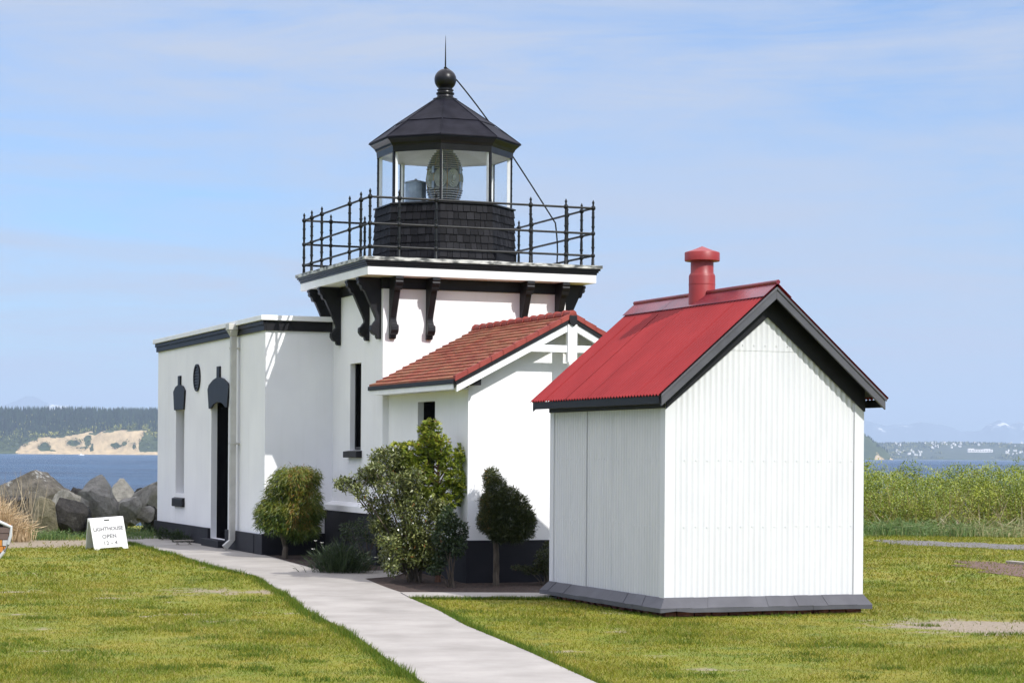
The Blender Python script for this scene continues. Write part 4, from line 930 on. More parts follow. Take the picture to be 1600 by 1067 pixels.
# A: round thread cypress beside the door wing
def pl_a():
    x, d = 443, 31.75; base = atdepth(x, 868, d); base.z = float(gh(base.x, base.y)) + .0
    root = plant('cypress_topiary', base, 'round clipped cypress shrub with browning top on a bent trunk near the downspout', 'shrub')
    q = lambda px, py, dy=0: (atdepth(px, py, d + dy) - base)
    s = PX(d); mb = MB(); limb([(0, 0, -.05), (.04, .0, .16), (-.02, .02, .33), (.06, 0, .6), (.10, 0, .9)], .05, .02, mb)
    limb([(.02, 0, .28), (.25, .05, .5), (.38, .02, .62)], .025, .01, mb); limb([(0, 0, .3), (-.2, -.08, .55), (-.3, 0, .7)], .025, .01, mb); mb.build('trunk', M['bark'], root, smooth=True)
    bl = []
    for px, py, rx, ry in [(462, 748, 26, 18), (484, 752, 14, 18), (438, 752, 17, 15), (430, 768, 14, 12), (460, 768, 24, 16), (484, 776, 17, 18), (417, 796, 15, 17), (436, 798, 22, 22), (462, 800, 26, 22), (488, 796, 14, 20), (412, 814, 11, 13), (430, 820, 18, 14), (454, 822, 20, 14), (478, 816, 20, 16), (450, 738, 16, 10), (472, 736, 14, 9), (490, 742, 9, 10), (496, 800, 9, 14), (466, 832, 18, 12), (486, 828, 13, 10), (424, 782, 12, 9), (408, 800, 8, 12)]:
        for dy in (-.18, .16):
            c = q(px, py, dy * random.uniform(.5, 1.3)); bl.append((c.x, c.y, c.z, rx * s * .92, rx * s * .92, ry * s * .92))
    n = 34000; P, dd, idx, r = blob_points(bl, n, .35); P = P + rng.normal(0, .026, P.shape)
    al = dd * np.array([1, 1, .15]) + rng.normal(0, .35, (n, 3)) + np.array([0, 0, -.75]); u = (r - .5) * .9 + rng.normal(0, .2, n)
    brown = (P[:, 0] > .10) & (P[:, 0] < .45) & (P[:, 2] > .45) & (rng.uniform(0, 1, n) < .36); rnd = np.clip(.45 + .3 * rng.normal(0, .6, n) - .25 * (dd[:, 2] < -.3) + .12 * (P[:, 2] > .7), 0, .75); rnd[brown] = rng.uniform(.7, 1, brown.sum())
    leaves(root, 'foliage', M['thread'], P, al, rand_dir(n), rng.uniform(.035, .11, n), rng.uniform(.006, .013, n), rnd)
pl_a()
# B: big broadleaf bush
def pl_b():
    x, y, = 645, 0; d = 27.62; base = atdepth(648, 905, d); base.z = float(gh(base.x, base.y)) + .01
    root = plant('broadleaf_bush', base, 'large loose olive green broadleaf bush standing beside the path', 'shrub')
    q = lambda px, py, dy=0: (atdepth(px, py, d + dy) - base); s = PX(d)
    bl = []; tips = []
    for px, py, rx, ry in [(605, 722, 34, 20), (632, 714, 20, 15), (575, 745, 22, 14), (543, 757, 20, 9), (612, 760, 30, 18), (645, 752, 26, 22), (590, 790, 22, 18), (640, 790, 34, 26), (676, 785, 22, 20), (600, 822, 22, 18), (645, 830, 34, 24), (685, 815, 24, 26), (610, 850, 20, 18), (640, 866, 26, 22), (672, 858, 22, 22), (605, 875, 16, 12), (618, 887, 15, 10), (668, 880, 18, 12), (562, 770, 12, 10), (625, 738, 24, 14), (535, 754, 10, 6), (585, 733, 14, 9)]:
        c = q(px, py, random.uniform(-.3, .14)); bl.append((c.x, c.y, c.z, rx * s, rx * s * .85, ry * s)); tips.append(c)
        c2 = q(px + random.uniform(-8, 8), py + random.uniform(-8, 8), random.uniform(-.45, .1)); bl.append((c2.x, c2.y, c2.z, rx * s * .7, rx * s * .6, ry * s * .7))
    mb = MB()
    for c in tips: limb([(random.uniform(-.08, .08), random.uniform(-.06, .06), -.03), (c.x * .35, c.y * .4, c.z * .45), (c.x * .8, c.y * .8, c.z * .85), c], .016, .004, mb, 5)
    for _ in range(60):
        a, b_ = random.choice(tips), random.choice(tips)
        if (a - b_).length < .5: limb([a, a.lerp(b_, .5) + Vector((0, 0, .03)), b_ + Vector((random.uniform(-.1, .1), 0, random.uniform(0, .1)))], .006, .002, mb, 4)
    mb.build('stems', M['bark'], root, smooth=True)
    n = 24000
    # leaves gather in whorls
    k = 2600; Cn, cd, _, _ = blob_points(bl, k, .3); j = rng.integers(0, k, n); P = Cn[j] + rng.normal(0, .022, (n, 3)); dd = cd[j]
    al = rand_dir(n) + dd * .5 + np.array([0, 0, .15]); nr_ = rand_dir(n) * .8 + np.array([0, 0, 1.])
    rnd = np.clip(rng.normal(.48, .22, n), 0, .92); red = rng.uniform(0, 1, n) < .006; rnd[red] = 1
    leaves(root, 'foliage', M['broad'], P, al, nr_, rng.uniform(.032, .062, n), rng.uniform(.015, .026, n), rnd, .18)
pl_b()
# C: hinoki style cypress behind
def fan_tree(root, base, d, blobs, n, mt, fan, s, depthj=(-.2, .15), rl=(.03, .06), rw=(.012, .022), rbase=.5):
    bl = []
    for px, py, rx, ry in blobs:
        for _ in range(2):
            c = atdepth(px + random.uniform(-3, 3), py + random.uniform(-3, 3), d + random.uniform(*depthj)) - base; bl.append((c.x, c.y, c.z, rx * s, rx * s, ry * s))
    k = n // 9; Cn, cd, _, r = blob_points(bl, k, .5); j = np.repeat(np.arange(k), 9); n = len(j)
    fl_ = unit(cd * np.array([1, 1, .5]) + rng.normal(0, .3, (k, 3)) + np.array([0, 0, .25])); pn = unit(rng.normal(0, .5, (k, 3)) + np.array([0, 0, .7])); sd_ = unit(np.cross(fl_, pn))
    an = np.tile(np.linspace(-1.1, 1.1, 9), k); al = fl_[j] * np.cos(an)[:, None] + sd_[j] * np.sin(an)[:, None]
    P = Cn[j] + rng.normal(0, .006, (n, 3)); rnd = np.clip(rbase + rng.normal(0, .16, k)[j] + rng.normal(0, .1, n) + .2 * cd[j][:, 2], 0, .93)
    return P, al, pn[j] + rng.normal(0, .2, (n, 3)), rng.uniform(*rl, n), rng.uniform(*rw, n), rnd, bl
def pl_c():
    x0, d = ray_u(684, -.20); base = atdepth(684, 900, d); base.z = float(gh(base.x, base.y)) + .01
    root = plant('cypress_tree', base, 'yellow green cypress with tiered cloud like clumps against the annex wall', 'tree')
    bls = [(672, 674, 15, 16), (668, 698, 18, 14), (690, 700, 14, 18), (655, 712, 14, 10), (640, 705, 16, 12), (622, 700, 12, 8), (715, 715, 16, 12), (702, 730, 12, 12), (722, 708, 9, 12), (712, 752, 20, 14), (695, 765, 18, 14), (720, 765, 12, 14), (655, 735, 20, 16), (640, 725, 14, 12), (700, 785, 18, 12), (670, 760, 18, 18), (684, 716, 12, 10), (676, 690, 14, 10), (650, 770, 18, 20), (690, 800, 16, 14)]
    P, al, nn, L_, W_, rnd, bl = fan_tree(root, base, d, bls, 22000, M['hinoki'], 9, PX(d), (-.16, .06))
    rust = (rng.uniform(0, 1, len(P)) < .003) | ((P[:, 2] > 1.75) & (rng.uniform(0, 1, len(P)) < .04)); rnd[rust] = 1
    mb = MB(); limb([(0, 0, -.05), (.02, .02, .5), (-.03, 0, 1.0), (.0, 0, 1.45), (-.06, 0, 1.85)], .04, .012, mb)
    for b_ in bl[::2]: limb([(0, 0, max(.3, b_[2] - .25)), (b_[0] * .5, b_[1] * .5, b_[2] - .1), b_[:3]], .013, .005, mb, 5)
    mb.build('trunk', M['barkred'], root, smooth=True)
    leaves(root, 'foliage', M['hinoki'], P, al, nn, L_, W_, rnd)
pl_c()
def small_bush(name, px, u, py, label, blobs, n, mt, L_, W_, rb=.45, v=None, d=None, cat='shrub', inner=.3, group=None):
    if d is None: x0, d = ray_u(px, u) if v is None else ray_v(px, v)
    base = atdepth(px, py, d); base.z = float(gh(base.x, base.y)) + .01
    root = plant(name, base, label, cat, group); s = PX(d); bl = []
    for bx, by, rx, ry in blobs:
        c = atdepth(bx, by, d + random.uniform(-.1, .1)) - base; bl.append((c.x, c.y, c.z, rx * s, rx * s * .9, ry * s))
    P, dd, idx, r = blob_points(bl, n, inner)
    leaves(root, 'foliage', mt, P, dd * .6 + rand_dir(n), rand_dir(n) + np.array([0, 0, .8]), rng.uniform(*L_, n), rng.uniform(*W_, n), np.clip(rng.normal(rb, .22, n), 0, 1), .12)
    mb = MB()
    for b_ in bl: limb([(random.uniform(-.05, .05), 0, -.03), (b_[0] * .5, b_[1] * .5, b_[2] * .6), b_[:3]], .010, .003, mb, 5)
    mb.build('stems', M['bark'], root, smooth=True); return root, base, d
small_bush('leafy_shrub', 706, -.34, 898, 'low dark leafy shrub tucked at the annex corner behind the olive bush', [(700, 815, 18, 16), (718, 830, 15, 18), (692, 840, 18, 20), (712, 855, 17, 16), (690, 872, 14, 12), (680, 890, 12, 8), (700, 800, 10, 9)], 3600, M['darkleaf'], (.03, .055), (.015, .025))
small_bush('twiggy_shrub', 575, -.5, 890, 'thin dark twiggy shrub between the cypress topiary and the olive bush', [(545, 825, 16, 12), (570, 820, 18, 14), (590, 812, 14, 12), (560, 840, 20, 12), (585, 840, 18, 14), (540, 838, 10, 8)], 1500, M['darkleaf'], (.025, .045), (.012, .02), .55)
# strappy dark perennial with a few white flowers
def pl_e():
    d = ray_u(532, -.98)[1]; base = atdepth(532, 892, d); base.z = float(gh(base.x, base.y)) + .005
    root = plant('flowering_clump', base, 'low dark strappy leaved clump with a few white flowers at the path edge', 'plant'); s = PX(d)
    n = 420; c = rng.normal(0, 1, (n, 2)) * np.array([.17, .12]); P = np.stack([c[:, 0], c[:, 1], np.full(n, -.01)], -1)
    al = np.stack([c[:, 0] * 1.5 + rng.normal(0, .22, n), c[:, 1] * 1.2 + rng.normal(0, .2, n), np.ones(n)], -1)
    h = rng.uniform(.18, .46, n) * (1 - .5 * np.clip(np.abs(c[:, 0]) / .45, 0, 1)); lo = al.copy(); lo[:, 2] *= .3
    V, Fc = leaf_quads(P, al, rand_dir(n), h, rng.uniform(.008, .014, n), 0); V2, F2 = leaf_quads(P + unit(al) * (h * .8)[:, None], lo, rand_dir(n), h * .5, rng.uniform(.007, .012, n), 0)
    rn = np.clip(rng.normal(.4, .2, n), 0, 1); np_mesh('foliage', np.concatenate([V, V2]), np.concatenate([Fc, F2 + len(V)]), M['darkleaf'], root, {'rnd': np.repeat(np.r_[rn, rn], 4)})
    P, dd, idx, r = blob_points([(-.22, 0, .12, .2, .16, .13), (.02, .05, .20, .24, .18, .2), (.25, 0, .15, .2, .16, .16), (.1, -.1, .1, .25, .12, .12), (-.1, .1, .26, .15, .12, .13)], 3600, .2)
    leaves(root, 'leafy_base', M['darkleaf'], P, dd * .5 + rand_dir(len(P)) + np.array([0, 0, .5]), rand_dir(len(P)), rng.uniform(.02, .05, len(P)), rng.uniform(.006, .014, len(P)), np.clip(rng.normal(.4, .22, len(P)), 0, 1))
    for bx, by in ((493, 845), (503, 848), (489, 858)):
        c = atdepth(bx, by, d) - base; mb = MB()
        for k in range(6):
            a = k * math.pi / 3; mb.quad(c, c + Vector((.02 * math.cos(a - .4), .02 * math.sin(a - .4), .006)), c + Vector((.03 * math.cos(a), .03 * math.sin(a), .012)), c + Vector((.02 * math.cos(a + .4), .02 * math.sin(a + .4), .006)))
        mb.build('flower', M['petal'], root)
        mb = MB(); limb([(c.x * .6, c.y, 0), (c.x * .9, c.y, c.z * .6), c], .004, .002, mb, 4); mb.build('stalk', M['darkleaf'], root)
pl_e()
# F: cone shaped topiary on a straight trunk
def pl_f():
    d = ray_v(775, -3.76)[1]; base = atdepth(775, 914, d); base.z = float(gh(base.x, base.y)) + .01; s = PX(d)
    root = plant('cone_topiary', base, 'dark bronze cone shaped clipped conifer on a bare trunk in front of the annex', 'tree')
    mb = MB(); limb([(0, 0, -.05), (.0, 0, .3), (-.01, 0, .62), (.0, 0, 1.1)], .042, .03, mb, 9)
    for b_ in ((.2, 0, .8), (-.12, .02, .8), (.3, 0, .95), (.1, -.1, 1.1)): limb([(0, 0, .55), (b_[0] * .5, b_[1], b_[2] - .08), b_], .018, .006, mb, 6)
    mb.build('trunk', M['bark'], root, smooth=True)
    bl = []
    for px, py, rx, ry in [(768, 745, 12, 14), (775, 762, 17, 16), (772, 785, 22, 18), (795, 775, 17, 14), (768, 812, 22, 20), (795, 805, 24, 22), (815, 800, 16, 15), (818, 817, 17, 13), (785, 830, 26, 12), (808, 832, 20, 9), (764, 790, 14, 24), (765, 752, 8, 18), (790, 790, 22, 20), (812, 784, 12, 10), (826, 808, 10, 8), (759, 820, 12, 10), (800, 838, 22, 8), (822, 832, 12, 8), (778, 840, 12, 6), (829, 818, 7, 9)]:
        for dy in (-.1, .08):
            c = atdepth(px, py, d + dy) - base; bl.append((c.x, c.y, c.z, rx * s, rx * s * .9, ry * s))
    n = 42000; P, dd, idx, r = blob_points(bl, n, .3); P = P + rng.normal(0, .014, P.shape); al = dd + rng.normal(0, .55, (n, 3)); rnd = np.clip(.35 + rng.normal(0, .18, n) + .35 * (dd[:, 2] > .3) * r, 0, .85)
    br = (P[:, 0] < -.08) & (rng.uniform(0, 1, n) < .25); rnd[br] = rng.uniform(.8, 1, br.sum())
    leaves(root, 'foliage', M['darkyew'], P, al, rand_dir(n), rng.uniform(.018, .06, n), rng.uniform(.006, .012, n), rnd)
pl_f()
small_bush('low_conifer', 852, 0, 908, 'dark low spreading conifer half hidden behind the oil house', [(850, 868, 14, 10), (856, 885, 16, 12), (845, 880, 12, 8), (858, 855, 10, 10), (815, 887, 18, 3), (835, 892, 18, 5), (862, 898, 14, 12)], 4200, M['darkyew'], (.02, .045), (.006, .012), .5, v=-3.8)
for bx, by, d_, lb in ((234, 836, 39.6, 'small dark tuft of foliage at the far corner of the wing'), (260, 842, 37.9, 'small dark weed tuft growing below the blind window'), (281, 847, 36.9, 'small dark weed tuft nearest the low grey rack')):
    q = atdepth(bx, by, d_ - .12); base = Vector((q.x, q.y, float(gh(q.x, q.y)))); root = plant('weed_tuft', base, lb, 'plant', 'weed tufts along the wing footing'); n = 500
    P, dd, _, r = blob_points([(0, 0, .08, .15, .1, .1), (.08, 0, .06, .12, .08, .07), (-.06, 0, .12, .08, .08, .1)], n, .2)
    leaves(root, 'foliage', M['darkleaf'], P, dd + np.array([0, 0, .8]), rand_dir(n), rng.uniform(.04, .08, n), rng.uniform(.01, .018, n), rng.uniform(.1, .7, n))

# low rack leaning against the footing
q = onground(290, 852); rk = empty('low_rack', (q[0] - .02, q[1] - .1, q[2]), YAW + .2, 'small low pale grey rack with crossed legs by the wing footing', 'rack')
mb = MB()
for i in range(4): mb.box(-.16, .16, -.07 + i * .036, -.042 + i * .036, .085, .095)
mb.box(-.15, -.13, -.065, .065, .074, .0845).box(.13, .15, -.065, .065, .074, .0845)
mb.build('slats', M['timber'], rk)
for sx in (-1, 1):
    for sg in (-1, 1):
        m2 = MB(); m2.tube([(sx * .11 - .05 * sg, -.05 + .03 * (sg > 0), -.01), (sx * .11 + .035 * sg, .0 + .03 * (sg > 0), .073)], .008, 6); m2.build('leg', M['timber'], rk)

# ------------------------------------------------------------------ sandwich board sign
q = onground(167, 858); SYW = R(33)
sg = empty('sandwich_board', (q[0], q[1], q[2]), SYW, 'white sandwich board sign giving the lighthouse opening hours', 'sign')
sg.rotation_euler = (0, R(-3.5), SYW)
BW_, BH, TH = .57, .53, .02; lean = R(17)
def panel(sgn):
    mb = MB(); cs, sn = math.cos(lean), math.sin(lean)
    off_ = -(.02 + BH * sn)
    def T(x, z, t): # x across, z up the board, t thickness outwards; front faces -y
        y = off_ + z * sn - t * cs; return (x, y if sgn > 0 else -y, z * cs + t * sn)
    pr = [(-BW_ / 2, 0), (-BW_ / 2 + .085, 0), (-BW_ / 2 + .10, .035), (BW_ / 2 - .10, .035), (BW_ / 2 - .085, 0), (BW_ / 2, 0), (BW_ / 2, BH), (-BW_ / 2, BH)]
    mb.prism(pr, T, 0, TH); return mb, T
mb, T = panel(1); fp = mb.build('front_panel', M['board'], sg, .003)
mb, T2 = panel(-1); mb.build('back_panel', M['board'], sg, .003)
mb = MB(); mb.hexa([T(-.045, BH - .055, TH + .0015), T(.045, BH - .055, TH + .0015), T(.045, BH - .055, TH - .004), T(-.045, BH - .055, TH - .004), T(-.045, BH - .035, TH + .0015), T(.045, BH - .035, TH + .0015), T(.045, BH - .035, TH - .004), T(-.045, BH - .035, TH - .004)]); mb.build('handle_slot', M['void'], fp)
for txt, z, size, sp in (('LIGHTHOUSE', .315, .082, 1.02), ('OPEN', .190, .088, 1.1), ('12 - 4', .080, .090, 1.1)):
    cu = bpy.data.curves.new('lettering', 'FONT'); cu.body = txt; cu.size = size; cu.align_x = 'CENTER'; cu.space_character = sp; cu.extrude = .0008; cu.offset = .003
    tmp = bpy.data.objects.new('lettering', cu); me = bpy.data.meshes.new_from_object(tmp); bpy.data.objects.remove(tmp)
    o = bpy.data.objects.new('lettering', me); COL.objects.link(o); o.parent = fp; me.materials.clear(); me.materials.append(M['ink'])
    p_ = T(0, z, TH + .0015); o.location = p_; o.rotation_euler = (R(90) - lean, 0, 0)
    if txt == 'LIGHTHOUSE':
        w_ = max(v.co.x for v in me.vertices) - min(v.co.x for v in me.vertices)
        for v in me.vertices: v.co.x *= .50 / w_

# ------------------------------------------------------------------ mosaic panel at the left edge
d = 21.0; mp = atdepth(-60, 845, d); mo = empty('mosaic_panel', (mp.x, mp.y, float(gh(mp.x, mp.y))), 0, 'orange and grey mosaic panel with curved pale rim at the left edge of the lawn', 'panel')
Cx = mp.x
def mpt(px, py): c = atdepth(px, py, d); return (c.x - Cx, c.z - mo.location.z)
rgt = [mpt(18, 823), mpt(17, 836), mpt(13, 850), mpt(7, 861), mpt(-2, 872), mpt(-16, 886), mpt(-34, 897), mpt(-60, 902)]
topc = [mpt(-60, 800), mpt(-30, 805), mpt(0, 815)]
outl = topc + rgt; outl = outl + [(-x, z) for x, z in outl[-2:0:-1]]
MB().prism(outl, lambda p_, q_, dd: (p_, dd, q_), .0, .05).build('backing', M['dark'], mo, .004)
rimo = outl + outl[:1]; MB().tube([(x, -.01, z) for x, z in rimo], .016, 8).build('rim', M['rim'], mo, smooth=True)
tm = MB(); op = [(x, z) for x, z in outl]
rowh = .062; z = min(p_[1] for p_ in outl); k = 0
while z < max(p_[1] for p_ in outl):
    x = -.75 + (.05 if k % 2 else 0)
    while x < .75:
        w_ = random.choice([.06, .09, .11]); cs_ = np.array([(x + .004, z + .004), (x + w_ - .004, z + .004), (x + w_ - .004, z + rowh - .004), (x + .004, z + rowh - .004)])
        cc = random.choice([.1, .1, .3, .5, .5, .7, .7, .9])
        for k_ in range(6):
            xa, xb = x + .003 + (w_ - .006) * k_ / 6, x + .003 + (w_ - .006) * (k_ + 1) / 6; pc = np.array([(xa, z + .003), (xb, z + .003), (xb, z + rowh - .003), (xa, z + rowh - .003)]); ins_ = inpoly(pc, op)
            if ins_.all(): tm.box(xa, xb, -.012, -.001, z + .003, z + rowh - .003, cc)
            elif inpoly(pc * np.array([1, 1]) + np.array([0, rowh / 2]), op)[:2].all(): tm.box(xa, xb, -.012, -.001, z + rowh / 2, z + rowh - .003, cc)
            elif ins_[:2].all(): tm.box(xa, xb, -.012, -.001, z + .003, z + rowh / 2, cc)
        x += w_
    z += rowh; k += 1
tm.build('tiles', M['mosaic'], mo)
zb = min(p_[1] for p_ in outl); MB().box(-.06, .06, .0505, .11, -.1, zb + .3).build('post', M['timber'], mo)

# ------------------------------------------------------------------ boulders of the sea wall
def boulder(cx, cy0, cy1, w, d, mt, label, depth=None, flat=.8, seed=0, chop=17, taper=.0):
    """photo box: centre column, top row, bottom row, width in photo pixels, at distance d"""
    s = d / F; top = atdepth(cx, cy0, d); bot = atdepth(cx, cy1, d); h = top.z - bot.z; W_ = w * s * 1.1; h *= 1.06; D_ = depth or W_ * flat
    r_ = random.Random(seed); bm = bmesh.new()
    for _ in range(chop):
        v = Vector((r_.gauss(0, 1), r_.gauss(0, 1), r_.gauss(0, 1))).normalized(); v = Vector([math.copysign(abs(c) ** .68, c) for c in v]); tp_ = 1 - taper * (v.z + 1) / 2; v.x *= tp_; v.y *= tp_
        bm.verts.new(v * r_.uniform(.92, 1.08))
    hull = bmesh.ops.convex_hull(bm, input=bm.verts[:])
    bmesh.ops.delete(bm, geom=[g for g in hull['geom_interior'] if isinstance(g, bmesh.types.BMVert)], context='VERTS')
    bmesh.ops.bevel(bm, geom=bm.edges[:], offset=.035, segments=2, affect='EDGES', clamp_overlap=True)
    bmesh.ops.triangulate(bm, faces=bm.faces[:])
    for _ in range(2): bmesh.ops.subdivide_edges(bm, edges=[e for e in bm.edges if e.calc_length() > .16], cuts=1)
    bmesh.ops.triangulate(bm, faces=bm.faces[:])
    for _ in range(1): bmesh.ops.subdivide_edges(bm, edges=[e for e in bm.edges if e.calc_length() > .10], cuts=1)
    bmesh.ops.triangulate(bm, faces=bm.faces[:])
    pls = []
    for _ in range(12):
        n_ = Vector((r_.gauss(0, 1), r_.gauss(0, 1) - .5, r_.gauss(0, .9) + .2)).normalized(); pls.append((n_, r_.uniform(.48, .78)))
    for v in bm.verts:
        for n_, d_ in pls:
            e_ = v.co.dot(n_) - d_
            if e_ > 0: v.co -= n_ * e_ * .93
    mx = [max(abs(v.co[i]) for v in bm.verts) for i in range(3)]
    for v in bm.verts:
        q = v.co.copy(); n_ = q.normalized(); o_ = Vector((seed * 3.1, 0, 0))
        f_ = 1 + .06 * noise.noise(q * 1.6 + o_) + .05 * noise.noise(q * 4 + o_) + .035 * noise.noise(q * 9 + o_) + .02 * noise.noise(q * 19 + o_)
        q = q * f_; v.co = Vector((q.x / mx[0] * W_ / 2, q.y / mx[1] * D_ / 2, q.z / mx[2] * h / 2))
    me = bpy.data.meshes.new('boulder'); bm.to_mesh(me); bm.free(); me.materials.append(mt)
    for p_ in me.polygons: p_.use_smooth = True
    me.set_sharp_from_angle(angle=R(20))
    o = bpy.data.objects.new('boulder', me); COL.objects.link(o); o.location = (bot.x, d, (top.z + bot.z) / 2)
    o.rotation_euler = (0, 0, 0); tag(o, label, 'boulder', 'boulders of the sea wall'); return o
BO = [(45, 737, 830, 140, 43.5, 'rock_lichen', 'broad white lichen covered boulder, the leftmost and widest of the sea wall', 1),
      (66, 775, 846, 48, 39.2, 'rock_moss', 'upright greenish boulder standing beside the dry straw clump', 22),
      (112, 779, 848, 56, 39.4, 'rock_dark', 'boulder coloured dark for its shadowed face just left of the sandwich board', 3),
      (108, 766, 820, 66, 40.6, 'rock', 'low grey boulder lying above and behind the dark one', 14),
      (150, 745, 835, 86, 41.2, 'rock', 'tall pointed grey brown boulder behind the sandwich board', 5),
      (190, 749, 830, 62, 43.5, 'rock', 'rounded grey boulder just right of the tall pointed one', 16),
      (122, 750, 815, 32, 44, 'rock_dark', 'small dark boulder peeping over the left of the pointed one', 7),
      (203, 775, 812, 36, 41, 'rock', 'small blocky pale boulder with a flat top near the grass', 28),
      (229, 745, 825, 46, 42.6, 'rock', 'tall boulder partly hidden by the left end of the lighthouse', 29),
      (226, 790, 815, 28, 41.4, 'rock', 'small tilted slab boulder below the tall one at the building edge', 10),
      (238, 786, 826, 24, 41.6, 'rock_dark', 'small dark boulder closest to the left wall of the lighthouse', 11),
      (186, 782, 815, 26, 42.2, 'rock_dark', 'boulder coloured dark for shadow between the pointed and the blocky ones', 12),
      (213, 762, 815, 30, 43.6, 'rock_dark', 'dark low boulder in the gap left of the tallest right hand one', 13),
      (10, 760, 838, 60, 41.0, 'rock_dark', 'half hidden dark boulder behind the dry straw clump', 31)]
for cx, y0, y1, w, d_, mt_, lb, sd_ in BO: boulder(cx, y0, y1, w, d_, M[mt_], lb, seed=sd_, taper={5: .8, 22: .25, 28: .1}.get(sd_, .15))
for k, (cx, y0, y1, w, d_) in enumerate([(-60, 745, 835, 110, 42, ), (290, 750, 830, 70, 43), (345, 748, 830, 66, 43.5), (400, 752, 830, 70, 44)]):
    pass
# dry grass clump at the left
q = onground(22, 846); st_ = empty('straw_clump', (q[0], q[1], q[2]), 0, 'clump of dry straw coloured grass in front of the boulders at the left edge', 'grass clump')
def tufts(cent, n, h, spread, lean, w=(.008, .016), zt=None):
    Vv, Ff, Rr = [], [], []; o_ = 0
    for (cx, cy, hh) in cent:
        c = rng.normal(0, spread, (n, 2)); P = np.stack([cx + c[:, 0], cy + c[:, 1], np.zeros(n) - .02], -1); az = rng.uniform(0, 2 * np.pi, n); ln_ = rng.uniform(.1, 1, n) * lean
        H_ = hh * rng.uniform(.5, 1.1, n); a1 = np.stack([np.cos(az) * ln_ * .4, np.sin(az) * ln_ * .4, np.ones(n)], -1); V, Fc = leaf_quads(P, a1, rand_dir(n), H_ * .7, rng.uniform(*w, n))
        a2 = np.stack([np.cos(az) * ln_ * 1.6, np.sin(az) * ln_ * 1.6, .7 - ln_ * .8], -1); V2, F2 = leaf_quads(P + unit(a1) * (H_ * .62)[:, None], a2, rand_dir(n), H_ * .5, rng.uniform(*w, n) * .8)
        Vv += [V, V2]; Ff += [Fc + o_, F2 + o_ + len(V)]; o_ += len(V) + len(V2); rr = np.clip(rng.normal(.5, .25, n), 0, 1); Rr += [np.repeat(rr, 4)] * 2
    return np.concatenate(Vv), np.concatenate(Ff), np.concatenate(Rr)
V, Fc, Rr = tufts([(-.30, 0, .80), (-.10, -.1, .62), (.12, .0, .42), (-.55, .1, .9), (-.85, 0, .9)], 380, .8, .09, .75)
np_mesh('blades', V, Fc, M['straw'], st_, {'rnd': Rr})
n = 90; P = np.stack([rng.uniform(-.5, .35, n), rng.uniform(.1, .5, n), np.full(n, .2)], -1); al = np.stack([rng.normal(0, .25, n), rng.normal(0, .2, n), np.ones(n)], -1)
V, Fc = leaf_quads(P, al, rand_dir(n), rng.uniform(.4, 1.15, n), rng.uniform(.008, .016, n)); np_mesh('dead_stalks', V, Fc, M['reed'], st_, {'rnd': np.repeat(rng.uniform(0, 1, n), 4)})
# grass fringe at the foot of the boulders
V, Fc, Rr = tufts([(*onground(px, py)[:2], random.uniform(.1, .26)) for px, py in [(x, 838 + random.uniform(-4, 6)) for x in range(40, 250, 5)] + [(x, 812 + random.uniform(-6, 4)) for x in range(190, 245, 4)]], 70, .2, .12, .8)
zz = gh(V[:, 0], V[:, 1]); V[:, 2] += zz; tag(np_mesh('rough_grass', V, Fc, M['dune'], None, {'rnd': Rr * .8}), 'rough green grass at the foot of the boulders', 'grass', kind='stuff')

# ------------------------------------------------------------------ thicket, dune grass and reeds on the right
def field(n, x0, x1, y0, y1): return np.stack([rng.uniform(x0, x1, n), rng.uniform(y0, y1, n)], -1)
nb = 2400; C = field(nb, 4.4, 22, 44.0, 57); C[:1100, 1] = rng.uniform(44, 46.3, 1100); hgt = (1.50 + .24 * vnoise(C, .45, 21) + .10 * vnoise(C, 1.6, 22) + rng.normal(0, .07, nb)) * np.clip(.66 + .34 * (C[:, 1] - 44.0) / 1.5, .5, 1.0)
zf = np.where(C[:, 1] < 46.5, rng.uniform(.12, 1, nb), rng.uniform(.3, 1, nb)); rad = rng.uniform(.16, .40, nb)
blb = [(c[0], c[1], h * z_ - r_ * .6, r_, r_, r_ * .75) for c, h, z_, r_ in zip(C, hgt, zf, rad)]
n = 400000; P, dd, idx, r = blob_points(blb, n, .5); ok = (P[:, 2] > .03); P, dd, idx = P[ok], dd[ok], idx[ok]; n = len(P)
tint = rng.normal(0, .13, nb)[idx] + .10 * vnoise(C, .7, 31)[idx]; rnd = np.clip(.50 + 1.25 * tint + rng.normal(0, .10, n) + .12 * dd[:, 2], 0, .74); br = rng.uniform(0, 1, n) < .05 + .16 * (P[:, 2] < .5); rnd[br] = rng.uniform(.85, 1, br.sum())
V, Fc = leaf_quads(P, dd * .5 + rand_dir(n) + np.array([0, 0, .2]), rand_dir(n) + np.array([0, 0, .7]), rng.uniform(.028, .055, n), rng.uniform(.018, .032, n), .1)
m_ = 5000; S = C[rng.integers(0, nb, m_)] + rng.normal(0, .35, (m_, 2)); Ps = np.stack([S[:, 0], S[:, 1], rng.uniform(.1, .5, m_)], -1)
V2, F2 = leaf_quads(Ps, np.stack([rng.normal(0, .3, m_), rng.normal(0, .3, m_), np.ones(m_)], -1), rand_dir(m_), rng.uniform(.4, .95, m_), rng.uniform(.006, .014, m_))
th = np_mesh('thicket', np.concatenate([V, V2]), np.concatenate([Fc, F2 + len(V)]), M['hedge'], None, {'rnd': np.r_[np.repeat(rnd, 4), np.full(4 * m_, .95)]}); tag(th, 'bright green leafy thicket between the lawn and the sea', 'thicket', kind='stuff')
cent = [(x, y, h) for (x, y), h in zip(field(420, 4.6, 22, 42.2, 44.4), rng.uniform(.12, .46, 420))]
